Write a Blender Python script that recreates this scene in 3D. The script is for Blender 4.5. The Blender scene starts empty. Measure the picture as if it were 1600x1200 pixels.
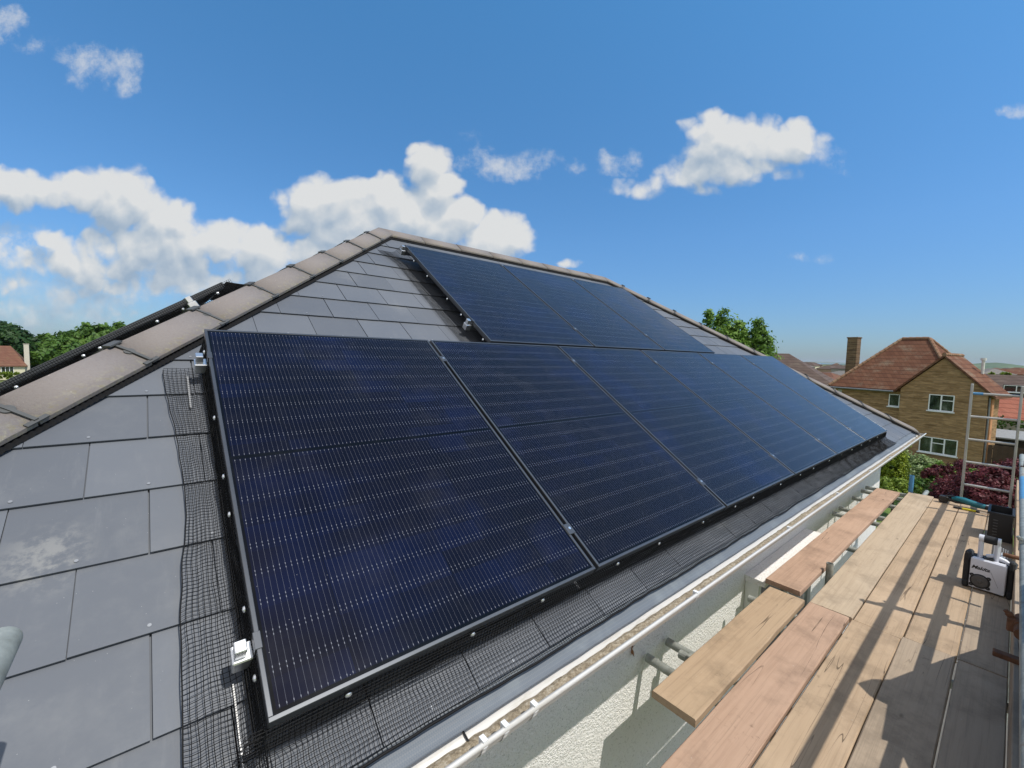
import bpy, bmesh, math, random
from mathutils import Vector, Matrix, Euler, noise
random.seed(11)
C = bpy.context.scene.collection
scn = bpy.context.scene
# ------------------------------------------------------------------ camera
F_PX = 664.09
CAM = Vector((-.174, -1.013, .828))
MR = Matrix(((.7661, -.0240, .6423), (-.6421, -.0687, .7635), (.0258, -.9973, -.0680)))   # image right, image down, forward as columns
cam_d = bpy.data.cameras.new('camera'); cam = bpy.data.objects.new('camera', cam_d); C.objects.link(cam)
cam_d.sensor_width = 36; cam_d.lens = 36 * F_PX / 1600; cam_d.clip_start = .02; cam_d.clip_end = 60000
r_, d_, f_ = MR.col[0].normalized(), MR.col[1].normalized(), MR.col[2].normalized()
m4 = Matrix((( r_[0], -d_[0], -f_[0], CAM[0]), (r_[1], -d_[1], -f_[1], CAM[1]), (r_[2], -d_[2], -f_[2], CAM[2]), (0, 0, 0, 1)))
cam.matrix_world = m4
scn.camera = cam
# ------------------------------------------------------------------ light
SUNV = Vector((.2, -.575, 1.0)).normalized()
sun_d = bpy.data.lights.new('sun', 'SUN'); sun_d.energy = 4.0; sun_d.angle = math.radians(.55); sun_d.color = (1, .955, .88)
sun = bpy.data.objects.new('sun', sun_d); C.objects.link(sun)
sun.rotation_euler = SUNV.to_track_quat('Z', 'Y').to_euler(); sun.location = (5, -15, 25)
scn.view_settings.view_transform = 'Standard'; scn.view_settings.look = 'None'
scn.view_settings.exposure = .05; scn.view_settings.gamma = 1
w = bpy.data.worlds.new('World'); scn.world = w; w.use_nodes = True
wt = w.node_tree; wt.nodes.clear()
def wn(t, **k):
    n = wt.nodes.new(t)
    for a, b in k.items(): setattr(n, a, b)
    return n
def wl(a, b): wt.links.new(a, b)
def wmath(op, a, b=None, c=None, clamp=False):
    n = wn('ShaderNodeMath', operation=op, use_clamp=clamp)
    for i, v in enumerate((a, b, c)):
        if v is None: continue
        if isinstance(v, (int, float)): n.inputs[i].default_value = v
        else: wl(v, n.inputs[i])
    return n.outputs[0]
def wvm(op, a, b=None, c=None):
    n = wn('ShaderNodeVectorMath', operation=op)
    for i, v in enumerate((a, b, c)):
        if v is None: continue
        if isinstance(v, (tuple, list, Vector)): n.inputs[i].default_value = tuple(v)
        else: wl(v, n.inputs[i])
    return n.outputs['Value'] if op in ('LENGTH', 'DOT_PRODUCT') else n.outputs[0]
wout = wn('ShaderNodeOutputWorld'); bg = wn('ShaderNodeBackground')
sky = wn('ShaderNodeTexSky'); sky.sky_type = 'NISHITA'; sky.sun_disc = False
sky.sun_elevation = math.asin(SUNV.z); sky.sun_rotation = math.atan2(SUNV.x, SUNV.y)
sky.air_density = 1.0; sky.dust_density = .5; sky.ozone_density = 3.0; sky.altitude = 60
bg.inputs['Strength'].default_value = .135
tc = wn('ShaderNodeTexCoord'); D = wvm('NORMALIZE', tc.outputs['Generated'])
# clouds laid out on a chart of the sky tangent to one fixed compass direction (north-east-ish, as seen over the roof)
dF = wvm('DOT_PRODUCT', D, tuple(f_)); dR = wvm('DOT_PRODUCT', D, tuple(r_)); dU = wvm('DOT_PRODUCT', D, tuple(-d_))
dFs = wmath('MAXIMUM', dF, .08)
cmb = wn('ShaderNodeCombineXYZ'); wl(wmath('DIVIDE', dR, dFs), cmb.inputs[0]); wl(wmath('DIVIDE', dU, dFs), cmb.inputs[1])
P0 = cmb.outputs[0]
def wnoise(vec, scale, detail, rough=.55, col=False):
    n = wn('ShaderNodeTexNoise'); n.inputs['Scale'].default_value = scale; n.inputs['Detail'].default_value = detail; n.inputs['Roughness'].default_value = rough
    wl(vec, n.inputs['Vector']); return n.outputs['Color' if col else 'Fac']
BL = [  # x, y, radius x, radius y, strength  (chart units * 664)
 (20,298,85,34,1),(120,300,70,36,1),(190,312,62,50,1.2),(255,345,60,40,1.1),(240,385,120,45,1.1),(330,380,80,36,1.1),(400,388,55,38,1.1),(75,372,24,20,.9),
 (140,410,90,40,.9),(40,405,80,30,.55),(90,450,150,28,.55),(260,445,140,30,.75),(10,470,120,22,.5),(150,490,130,14,.35),
 (500,320,62,46,1.25),(470,300,26,26,1),(545,300,45,28,1.1),(600,310,45,38,1.2),(650,340,60,45,1.2),(710,345,48,40,1.2),(770,372,62,36,1.15),(560,350,110,50,1.2),(440,430,110,40,.9),(520,400,120,40,1),
 (672,255,34,34,.95),(692,290,36,26,1),(655,232,20,12,.75),
 (1120,225,60,50,1.05),(1175,222,76,42,1.0),(1238,225,50,34,1.0),(1140,262,100,32,1.0),(1060,276,60,24,.95),(1015,290,50,18,.85),(1205,265,40,18,.8),(1095,300,36,14,.7),(888,411,26,9,.7)]
WL = [(735,238,30,36,.8),(795,262,60,26,1.0),(845,248,48,20,.8),(900,262,16,14,.8),(955,250,22,20,1.0),(990,254,26,20,.9),(155,100,62,32,1.15),(110,92,26,16,.8),(196,124,22,24,1.1),(2,40,38,30,1.1),(30,70,60,14,.4),(1592,176,40,13,1.1),(1265,402,46,10,.5),(150,450,220,44,1.15),(40,492,190,26,1.1),(280,425,170,40,1.1),(30,400,120,50,1.0),(1300,245,30,30,.5)]
nz_w = wnoise(P0, 5.5, 4, .6, True)
warp = wvm('MULTIPLY_ADD', nz_w, (.075, .06, 0), (-.0375, -.03, 0)); P1 = wvm('ADD', P0, warp)
def dens(P, BL=BL):
    acc = None
    for x, y, rx, ry, s in BL:
        cx, cy = (x - 800) / F_PX, (600 - y) / F_PX; ix, iy = F_PX / (rx * 1.25), F_PX / (ry * 1.25)
        v = wvm('MULTIPLY_ADD', P, (ix, iy, 0), (-cx * ix, -cy * iy, 0))
        q = wmath('MULTIPLY_ADD', wvm('DOT_PRODUCT', v, v), -s * .8, s)
        acc = q if acc is None else wmath('SMOOTH_MAX', acc, q, .18)
    return acc
def fb(P):
    a = wnoise(P, 7, 7, .6)
    def vo(s_, w_):
        n = wn('ShaderNodeTexVoronoi', feature='F1'); n.inputs['Scale'].default_value = s_; n.inputs['Detail'].default_value = 1.0; n.inputs['Roughness'].default_value = .5
        wl(wvm('MULTIPLY_ADD', nz_w, (w_, w_, 0), P), n.inputs['Vector']); return n.outputs['Distance']
    return wmath('ADD', wmath('MULTIPLY_ADD', a, 1.9, -.80), wmath('MULTIPLY_ADD', vo(17, .10), -.85, .33))
front = wmath('MULTIPLY_ADD', dF, 8, -.6, True)
dn1 = dens(P1); f1 = fb(P0); d1 = wmath('ADD', dn1, wmath('MULTIPLY', f1, .72)); d1s = wmath('ADD', dn1, wmath('MULTIPLY', f1, .55))
PS = wvm('ADD', P1, (.018, .05, 0)); PSn = wvm('ADD', P0, (.010, .024, 0))
d2 = wmath('ADD', dens(PS), wmath('MULTIPLY', fb(PSn), .55))
alpha = wn('ShaderNodeMapRange'); alpha.interpolation_type = 'SMOOTHSTEP'; wl(d1, alpha.inputs[0]); alpha.inputs[1].default_value = .16; alpha.inputs[2].default_value = .66
wsp = wn('ShaderNodeMapRange'); wsp.interpolation_type = 'SMOOTHSTEP'; wl(wmath('ADD', dens(P1, WL), wmath('MULTIPLY_ADD', wnoise(P0, 13, 8, .68), 3.0, -1.75)), wsp.inputs[0]); wsp.inputs[1].default_value = .1; wsp.inputs[2].default_value = 1.3
aw = wmath('MULTIPLY', wsp.outputs[0], .72)
al = wmath('MULTIPLY', wmath('MAXIMUM', wmath('MULTIPLY', alpha.outputs[0], .96), aw), front)
lit = wmath('MULTIPLY_ADD', wmath('SUBTRACT', d1s, d2), 1.0, .54, True)
thick = wmath('MULTIPLY_ADD', d2, -.34, .26)
lit = wmath('ADD', lit, thick, clamp=True)
# low clouds thin out into long grey-blue bands towards the horizon
sepd = wn('ShaderNodeSeparateXYZ'); wl(D, sepd.inputs[0]); el = sepd.outputs[2]
cr = wn('ShaderNodeValToRGB'); wl(lit, cr.inputs[0])
cr.color_ramp.elements[0].position = .0; cr.color_ramp.elements[0].color = (2.4, 3.1, 3.95, 1)
cr.color_ramp.elements[1].position = .95; cr.color_ramp.elements[1].color = (5.35, 5.4, 5.35, 1)
e_ = cr.color_ramp.elements.new(.45); e_.color = (3.7, 4.15, 4.6, 1)
mx = wn('ShaderNodeMix', data_type='RGBA'); wl(al, mx.inputs[0])
# invented bright western cloud behind the photographer, added to whiten the shadow fill
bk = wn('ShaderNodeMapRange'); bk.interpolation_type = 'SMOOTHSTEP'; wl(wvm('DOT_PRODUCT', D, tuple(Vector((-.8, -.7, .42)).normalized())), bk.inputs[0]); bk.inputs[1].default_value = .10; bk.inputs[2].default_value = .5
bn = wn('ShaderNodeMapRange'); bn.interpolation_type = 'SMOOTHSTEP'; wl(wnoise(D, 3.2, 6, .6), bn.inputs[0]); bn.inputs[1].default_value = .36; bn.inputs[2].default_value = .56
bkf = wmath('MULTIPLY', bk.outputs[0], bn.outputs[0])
# real sky seen deeper blue than the model's: a slight filter on the sky colour only
flt = wn('ShaderNodeMix', data_type='RGBA', blend_type='MULTIPLY'); flt.inputs[0].default_value = 1
fr = wn('ShaderNodeValToRGB'); wl(el, fr.inputs[0])
fr.color_ramp.elements[0].position = 0; fr.color_ramp.elements[0].color = (.41, .53, .74, 1)
fr.color_ramp.elements[1].position = .75; fr.color_ramp.elements[1].color = (.56, 1.22, 1.42, 1)
fe = fr.color_ramp.elements.new(.25); fe.color = (.53, .83, 1.05, 1)
wl(sky.outputs[0], flt.inputs[6]); wl(fr.outputs[0], flt.inputs[7])
wl(flt.outputs[2], mx.inputs[6]); wl(cr.outputs[0], mx.inputs[7])
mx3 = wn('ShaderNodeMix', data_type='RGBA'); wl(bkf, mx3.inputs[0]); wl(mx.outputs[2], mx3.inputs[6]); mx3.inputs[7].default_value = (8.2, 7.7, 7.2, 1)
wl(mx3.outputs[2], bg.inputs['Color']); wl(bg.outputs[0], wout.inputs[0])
w.cycles.sampling_method = 'MANUAL'; w.cycles.sample_map_resolution = 512
# ------------------------------------------------------------------ helpers
def at(px, py, axis, val):
    d = MR @ Vector((px - 800, py - 600, F_PX)); i = 'xyz'.index(axis); return CAM + d * ((val - CAM[i]) / d[i])
PI = math.pi
PIT = math.radians(33.567); cP, sP = math.cos(PIT), math.sin(PIT)
NRM = Vector((0, -sP, cP))
def rf(u, v, n=0.0): return Vector((u, v * cP - n * sP, v * sP + n * cP))
DS = -.13            # slate plane below the glass plane
VE = -.13            # eave edge of the slates
UL0, UR0, VR = -1.75, 8.77, 3.95
def uL(v): return UL0 + (v - VE) * cP
def uR(v): return UR0 - (v - VE) * cP
GZ = -5.5
def ND(m): return m.node_tree.nodes
class Mat:
    def __init__(s, name):
        s.m = bpy.data.materials.new(name); s.m.use_nodes = True; s.t = s.m.node_tree
        s.b = s.t.nodes['Principled BSDF']; s.tc = s.t.nodes.new('ShaderNodeTexCoord')
    def n(s, t, **k):
        n = s.t.nodes.new(t)
        for a, b in k.items(): setattr(n, a, b)
        return n
    def l(s, a, b): s.t.links.new(a, b)
    def math(s, op, a, b=None, c=None, clamp=False):
        n = s.n('ShaderNodeMath', operation=op, use_clamp=clamp)
        for i, v in enumerate((a, b, c)):
            if v is None: continue
            if isinstance(v, (int, float)): n.inputs[i].default_value = v
            else: s.l(v, n.inputs[i])
        return n.outputs[0]
    def vec(s, scale=(1, 1, 1), src='Object', loc=(0, 0, 0), rand=False):
        mp = s.n('ShaderNodeMapping'); mp.inputs['Scale'].default_value = scale; mp.inputs['Location'].default_value = loc
        s.l(s.tc.outputs[src], mp.inputs[0])
        if rand:
            oi = s.n('ShaderNodeObjectInfo'); v = s.n('ShaderNodeVectorMath', operation='SCALE'); v.inputs[0].default_value = (37, 19, 53); s.l(oi.outputs['Random'], v.inputs['Scale'])
            a = s.n('ShaderNodeVectorMath', operation='ADD'); s.l(mp.outputs[0], a.inputs[0]); s.l(v.outputs[0], a.inputs[1]); return a.outputs[0]
        return mp.outputs[0]
    def noise(s, vec, scale, detail=4, rough=.55, out='Fac'):
        n = s.n('ShaderNodeTexNoise'); n.inputs['Scale'].default_value = scale; n.inputs['Detail'].default_value = detail; n.inputs['Roughness'].default_value = rough
        s.l(vec, n.inputs['Vector']); return n.outputs[out]
    def vor(s, vec, scale, feature='F1', out='Distance'):
        n = s.n('ShaderNodeTexVoronoi', feature=feature); n.inputs['Scale'].default_value = scale; s.l(vec, n.inputs['Vector']); return n.outputs[out]
    def rng(s, v, a, b, c=0, d=1, smooth=True):
        n = s.n('ShaderNodeMapRange'); n.interpolation_type = 'SMOOTHSTEP' if smooth else 'LINEAR'; s.l(v, n.inputs[0])
        for i, x in enumerate((a, b, c, d)): n.inputs[i + 1].default_value = x
        return n.outputs[0]
    def ramp(s, v, stops):
        n = s.n('ShaderNodeValToRGB'); s.l(v, n.inputs[0]); e = n.color_ramp.elements
        while len(e) < len(stops): e.new(.5)
        for q, (p, c) in zip(e, stops): q.position = p; q.color = (*c, 1)
        return n.outputs[0]
    def mix(s, f, a, b, bt='MIX'):
        n = s.n('ShaderNodeMix', data_type='RGBA', blend_type=bt)
        for i, v in ((0, f), (6, a), (7, b)):
            if isinstance(v, (int, float)): n.inputs[i].default_value = v
            elif isinstance(v, tuple): n.inputs[i].default_value = (*v, 1)
            else: s.l(v, n.inputs[i])
        return n.outputs[2]
    def bump(s, h, strength=.3, dist=.01):
        n = s.n('ShaderNodeBump'); n.inputs['Strength'].default_value = strength; n.inputs['Distance'].default_value = dist; s.l(h, n.inputs['Height']); s.l(n.outputs[0], s.b.inputs['Normal'])
    def set(s, **k):
        for a, v in k.items():
            i = s.b.inputs[a.replace('_', ' ')]
            if isinstance(v, (int, float)): i.default_value = v
            elif isinstance(v, tuple): i.default_value = (*v, 1)
            else: s.l(v, i)
        return s
def plain(name, col, rough=.6, metal=0, var=.18, scale=8, bump=0, spec=.5):
    M = Mat(name); v = M.vec(rand=True); f = M.noise(v, scale, 5, .6)
    a = tuple(c * (1 - var) for c in col); b = tuple(min(1, c * (1 + var)) for c in col)
    M.set(Base_Color=M.ramp(f, [(.3, a), (.7, b)]), Roughness=rough, Metallic=metal, Specular_IOR_Level=spec)
    if bump: M.bump(M.noise(v, scale * 6, 4), bump, .01)
    return M.m
class MB:
    def __init__(s): s.v = []; s.f = []; s.mi = []; s.sm = []
    def add(s, vs, fs, mi=0, sm=False):
        o = len(s.v); s.v += [tuple(p) for p in vs]
        for f in fs: s.f.append(tuple(o + i for i in f)); s.mi.append(mi); s.sm.append(sm)
    def box(s, lo, hi, mi=0, tf=None):
        x0, y0, z0 = lo; x1, y1, z1 = hi
        vs = [Vector(p) for p in ((x0,y0,z0),(x1,y0,z0),(x1,y1,z0),(x0,y1,z0),(x0,y0,z1),(x1,y0,z1),(x1,y1,z1),(x0,y1,z1))]
        if tf: vs = [tf(*p) for p in vs]
        s.add(vs, [(0,3,2,1),(4,5,6,7),(0,1,5,4),(1,2,6,5),(2,3,7,6),(3,0,4,7)], mi)
    def bbox(s, lo, hi, b=.004, mi=0, tf=None):          # bevelled box
        x0, y0, z0 = lo; x1, y1, z1 = hi
        vs = []; idx = {}
        for ix, X in enumerate((x0, x1)):
            for iy, Y in enumerate((y0, y1)):
                for iz, Z in enumerate((z0, z1)):
                    sx, sy, sz = (b if ix == 0 else -b), (b if iy == 0 else -b), (b if iz == 0 else -b)
                    for ax, p in enumerate(((X, Y + sy, Z + sz), (X + sx, Y, Z + sz), (X + sx, Y + sy, Z))):
                        idx[(ix, iy, iz, ax)] = len(vs); vs.append(Vector(p))
        fs = []
        for k in (0, 1):
            fs.append([idx[(k, a, c, 0)] for a, c in ((0,0),(1,0),(1,1),(0,1))])
            fs.append([idx[(a, k, c, 1)] for a, c in ((0,0),(1,0),(1,1),(0,1))])
            fs.append([idx[(a, c, k, 2)] for a, c in ((0,0),(1,0),(1,1),(0,1))])
        for a in (0, 1):
            for c in (0, 1):
                fs.append([idx[(0,a,c,1)], idx[(1,a,c,1)], idx[(1,a,c,2)], idx[(0,a,c,2)]])
                fs.append([idx[(a,0,c,0)], idx[(a,1,c,0)], idx[(a,1,c,2)], idx[(a,0,c,2)]])
                fs.append([idx[(a,c,0,0)], idx[(a,c,1,0)], idx[(a,c,1,1)], idx[(a,c,0,1)]])
                for e in (0, 1): fs.append([idx[(a,c,e,0)], idx[(a,c,e,1)], idx[(a,c,e,2)]])
        if tf: vs = [tf(*p) for p in vs]
        s.add(vs, fs, mi)
    def tube(s, pts, r, n=12, mi=0, cap=True, sm=True, hollow=0):
        pts = [Vector(p) for p in pts]; rs = r if isinstance(r, (list, tuple)) else [r] * len(pts)
        vs = []; t0 = (pts[1] - pts[0]).normalized(); ref = Vector((0, 0, 1)) if abs(t0.z) < .9 else Vector((1, 0, 0))
        for i, p in enumerate(pts):
            t = (pts[min(i + 1, len(pts) - 1)] - pts[max(i - 1, 0)]).normalized()
            a = t.cross(ref).normalized(); b = t.cross(a)
            for k in range(n): th = 2 * PI * k / n; vs.append(p + (a * math.cos(th) + b * math.sin(th)) * rs[i])
        fs = [(i * n + k, i * n + (k + 1) % n, (i + 1) * n + (k + 1) % n, (i + 1) * n + k) for i in range(len(pts) - 1) for k in range(n)]
        s.add(vs, fs, mi, sm)
        if cap and not hollow:
            s.add(vs[:n], [tuple(range(n))], mi); s.add(vs[-n:], [tuple(range(n))], mi)
        if hollow:
            for e, (p, q, off) in enumerate(((pts[0], pts[1], 0), (pts[-1], pts[-2], (len(pts) - 1) * n))):
                ring = vs[off:off + n]; inn = [p + (x - p) * hollow for x in ring]; deep = [x + (q - p).normalized() * .12 for x in inn]
                s.add(ring + inn + deep, [(k, (k + 1) % n, n + (k + 1) % n, n + k) for k in range(n)] + [(n + k, n + (k + 1) % n, 2 * n + (k + 1) % n, 2 * n + k) for k in range(n)] + [tuple(range(2 * n, 3 * n))], mi)
    def disc(s, c, ax, r, h, n=12, mi=0): c = Vector(c); ax = Vector(ax).normalized(); s.tube([c, c + ax * h], r, n, mi, True, False)
    def prism(s, poly, ext, mi=0):        # polygon of 3D points, extruded by vector
        poly = [Vector(p) for p in poly]; n = len(poly); e = Vector(ext)
        s.add(poly + [p + e for p in poly], [tuple(range(n)), tuple(range(2 * n - 1, n - 1, -1))] + [(i, n + i, n + (i + 1) % n, (i + 1) % n) for i in range(n)], mi)
    def build(s, name, mats, parent=None, loc=None, rot=None):
        me = bpy.data.meshes.new(name); me.from_pydata(s.v, [], s.f)
        if not isinstance(mats, (list, tuple)): mats = [mats]
        for m in mats: me.materials.append(m)
        me.polygons.foreach_set('material_index', s.mi); me.polygons.foreach_set('use_smooth', s.sm)
        bm = bmesh.new(); bm.from_mesh(me); bmesh.ops.recalc_face_normals(bm, faces=bm.faces); bm.to_mesh(me); bm.free(); me.update()
        o = bpy.data.objects.new(name, me); C.objects.link(o)
        if parent: o.parent = parent
        if loc is not None: o.location = loc
        if rot is not None: o.rotation_euler = rot
        return o
def thing(name, label, cat, loc=(0, 0, 0), rot=(0, 0, 0), group=None):
    o = bpy.data.objects.new(name, None); C.objects.link(o); o.location = loc; o.rotation_euler = rot; o.empty_display_size = .1
    return tag(o, label, cat, group)
def tag(o, label, cat, group=None):
    o['label'] = label; o['category'] = cat
    if group: o['group'] = group
    return o
def struct(o): o['kind'] = 'structure'; return o
def dup(root):
    r = root.copy(); C.objects.link(r)
    for ch in list(root.children):
        c = ch.copy(); C.objects.link(c); c.parent = r
        for g in list(ch.children): d = g.copy(); C.objects.link(d); d.parent = c
    return r
# ------------------------------------------------------------------ materials
def m_slate():
    M = Mat('fibre_cement_slate'); v = M.vec(); big = M.noise(v, 1.3, 5, .6); fine = M.noise(v, 60, 4, .6)
    at_ = M.n('ShaderNodeAttribute'); at_.attribute_name = 'tone'
    col = M.ramp(M.math('ADD', M.math('MULTIPLY', big, .55), M.math('MULTIPLY', at_.outputs['Fac'], .45)), [(.2, (.088, .096, .112)), (.8, (.121, .131, .150))])
    smear = M.math('MULTIPLY', M.rng(M.noise(v, 3.1, 6, .68), .48, .74), M.rng(M.noise(M.vec((1, 1, 1), loc=(7, 3, 1)), 1.1, 2), .42, .64))
    col = M.mix(M.math('MULTIPLY', smear, .28), col, (.27, .27, .26))
    sp = M.math('MULTIPLY', M.rng(M.vor(v, 46), .05, .02), M.rng(M.noise(v, 2.4, 2), .36, .55))
    col = M.mix(M.math('MULTIPLY', sp, .6), col, (.45, .45, .45))
    dm = M.n('ShaderNodeVectorMath', operation='DISTANCE'); M.l(M.vec((1, .8, .8)), dm.inputs[0]); dm.inputs[1].default_value = (-.41, .8 * (.72 * cP), .8 * (.72 * sP - .11))
    pt = M.math('MULTIPLY', M.rng(dm.outputs['Value'], .13, .03), M.rng(M.noise(v, 17, 6, .7), .42, .6)); col = M.mix(M.math('MULTIPLY', pt, .38), col, (.33, .32, .29))
    edge = M.rng(M.noise(M.vec((6, 1, 1)), 4, 5, .7), .55, .8, 0, .4); col = M.mix(edge, col, (.16, .165, .175))
    M.set(Base_Color=col, Roughness=M.rng(big, .3, .7, .5, .66), Specular_IOR_Level=.45); M.bump(fine, .12, .002); return M.m
def m_tile():
    M = Mat('concrete_ridge_tile'); v = M.vec(rand=True); big = M.noise(v, 3, 5, .6); fine = M.noise(v, 120, 4, .7)
    col = M.ramp(big, [(.3, (.198, .176, .166)), (.7, (.228, .205, .194))])
    col = M.mix(M.rng(fine, .35, .75, 0, .35), col, (.16, .13, .12))
    at_ = M.n('ShaderNodeAttribute'); at_.attribute_name = 'tone'        # lichen grows along the lower edges
    li = M.math('MULTIPLY', M.rng(at_.outputs['Fac'], .35, 1.0), M.rng(M.noise(v, 34, 6, .75), .47, .62))
    col = M.mix(M.math('MULTIPLY', li, .5), col, M.ramp(M.noise(v, 55, 3), [(.4, (.22, .19, .09)), (.6, (.34, .32, .22))]))
    sp = M.rng(M.vor(v, 55), .09, .05); col = M.mix(M.math('MULTIPLY', sp, M.rng(M.noise(v, 5, 2), .5, .65)), col, (.55, .5, .45))
    M.set(Base_Color=col, Roughness=.9, Specular_IOR_Level=.25); M.bump(fine, .5, .003); return M.m
def m_cells():
    M = Mat('solar_cell_glass'); sx = M.n('ShaderNodeSeparateXYZ'); M.l(M.tc.outputs['Object'], sx.inputs[0]); X, Y = sx.outputs[0], sx.outputs[1]
    W, H = 1.134, 1.645; mx, my, gap = .018, .020, .014
    cw = (W - 2 * mx) / 6; ch = (H / 2 - my - gap / 2) / 9
    x = M.math('SUBTRACT', X, mx); xc = M.math('DIVIDE', x, cw); xf = M.math('FRACT', xc)
    yh = M.math('ABSOLUTE', M.math('SUBTRACT', Y, H / 2)); y = M.math('SUBTRACT', yh, gap / 2); yc = M.math('DIVIDE', y, ch); yf = M.math('FRACT', yc)
    # distance to nearest cell gap
    ex = M.math('MULTIPLY', M.math('SUBTRACT', .5, M.math('ABSOLUTE', M.math('SUBTRACT', xf, .5))), cw)
    ey = M.math('MULTIPLY', M.math('SUBTRACT', .5, M.math('ABSOLUTE', M.math('SUBTRACT', yf, .5))), ch)
    ing = M.math('MULTIPLY', M.math('GREATER_THAN', x, 0), M.math('LESS_THAN', x, cw * 6)); ing = M.math('MULTIPLY', ing, M.math('MULTIPLY', M.math('GREATER_THAN', y, 0), M.math('LESS_THAN', y, ch * 9)))
    cell = M.math('MULTIPLY', ing, M.math('MULTIPLY', M.math('GREATER_THAN', ex, .0006), M.math('GREATER_THAN', ey, .0003)))
    bf = M.math('FRACT', M.math('MULTIPLY', xf, 12)); bd = M.math('MULTIPLY', M.math('ABSOLUTE', M.math('SUBTRACT', bf, .5)), cw / 12)
    line = M.math('MULTIPLY', M.math('LESS_THAN', bd, .00026), .6)
    dot = M.math('MULTIPLY', M.math('LESS_THAN', bd, .0009), M.math('MULTIPLY', M.math('LESS_THAN', ey, .0085), M.math('GREATER_THAN', ey, .0035)))
    line = M.math('MULTIPLY', M.math('MAXIMUM', line, dot), ing)
    wnz = M.n('ShaderNodeTexWhiteNoise'); wnz.noise_dimensions = '3D'; cb = M.n('ShaderNodeCombineXYZ'); M.l(M.math('FLOOR', xc), cb.inputs[0]); M.l(M.math('FLOOR', M.math('MULTIPLY', M.math('SUBTRACT', Y, 0), 1 / ch)), cb.inputs[1])
    oi = M.n('ShaderNodeObjectInfo'); M.l(oi.outputs['Random'], cb.inputs[2]); M.l(cb.outputs[0], wnz.inputs[0])
    bl = M.noise(M.vec((1, 1, 1), rand=True), 1.6, 3, .6)
    tone = M.math('ADD', M.math('MULTIPLY', wnz.outputs[0], .12), M.math('MULTIPLY', bl, .88))
    ccol = M.ramp(tone, [(.33, (.0032, .0026, .0052)), (.5, (.0034, .0032, .0095)), (.68, (.0036, .0062, .030))])
    bcol = M.mix(M.math('GREATER_THAN', M.math('MULTIPLY', M.math('ABSOLUTE', M.math('SUBTRACT', M.math('FRACT', M.math('MULTIPLY', y, 1 / .00135)), .5)), 1), .42), ccol, (.006, .007, .016))
    col = M.mix(cell, (.003, .003, .004), bcol); col = M.mix(line, col, (.17, .175, .20))
    dust = M.rng(M.noise(M.vec(rand=True), 4.5, 7, .7),   .45, .8, 0, .018); col = M.mix(dust, col, (.4, .38, .34))
    spk = M.math('MULTIPLY', M.rng(M.vor(M.vec(rand=True), 30), .035, .015), .5); col = M.mix(spk, col, (.5, .5, .5))
    M.set(Base_Color=col, Roughness=M.rng(M.noise(M.vec(rand=True), 5, 5, .6),   .3, .7, .09, .19), Sheen_Weight=.30, Sheen_Roughness=.3, Specular_IOR_Level=.22, IOR=1.45)
    M.bump(M.noise(M.vec(rand=True), 300, 2, .5), .05, .0006); return M.m
def m_wood(name, base, dark, warm=0):
    M = Mat(name); v = M.vec((.35, 6, 6), rand=True); v2 = M.vec(rand=True)
    g = M.noise(v, 7, 8, .68); g2 = M.noise(M.vec((.12, 9, 9), rand=True), 14, 6, .7)
    col = M.ramp(g, [(.22, tuple((a_ + b_) / 2 for a_, b_ in zip(dark, base))), (.5, base), (.8, tuple(c * 1.08 for c in base))])
    col = M.mix(M.rng(g2, .5, .64, 0, .22), col, tuple(c * .6 for c in dark))
    st = M.rng(M.noise(v2, 3.2, 6, .7), .47, .68, 0, .75); col = M.mix(st, col, tuple(c * .62 for c in base))
    drt = M.math('MULTIPLY', M.rng(M.noise(v2, 22, 6, .75), .56, .72), M.rng(M.noise(v2, 2.6, 3), .45, .62)); col = M.mix(M.math('MULTIPLY', drt, .55), col, tuple(c * .45 for c in dark))
    spl = M.math('MULTIPLY', M.rng(M.vor(v2, 24), .07, .03), M.rng(M.noise(v2, 1.9, 2), .5, .6)); col = M.mix(M.math('MULTIPLY', spl, .6), col, (.5, .49, .46))
    nh_ = M.rng(M.vor(M.vec((1.5, 4, 4), rand=True), 4), .022, .012); col = M.mix(nh_, col, (.04, .03, .02))
    pale = M.rng(M.noise(v2, 1.5, 5, .6), .5, .75, 0, .5); col = M.mix(pale, col, tuple(min(1, c * 1.22 + .03) for c in base))
    kn = M.n('ShaderNodeTexVoronoi'); kn.inputs['Scale'].default_value = 1; kv = M.vec((2.2, 5.5, 5.5), rand=True); M.l(kv, kn.inputs['Vector'])
    kd = M.rng(kn.outputs['Distance'], .075, .02); col = M.mix(M.math('MULTIPLY', kd, .75), col, tuple(c * .32 for c in dark))
    cv = M.vec((.14, 3.2, 3.2), rand=True); cw_ = M.noise(cv, 3.0, 2.2, .5); ck = M.math('ABSOLUTE', M.math('SUBTRACT', cw_, .5)); ckm = M.rng(ck, .0030, .0010)
    ckm = M.math('MULTIPLY', ckm, M.rng(M.noise(v2, 1.1, 2), .5, .6)); col = M.mix(M.math('MULTIPLY', ckm, .75), col, (.07, .05, .035))
    M.set(Base_Color=col, Roughness=.82, Specular_IOR_Level=.2)
    M.bump(M.math('SUBTRACT', M.math('MULTIPLY', g2, .5), ckm), .35, .004); return M.m
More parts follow.
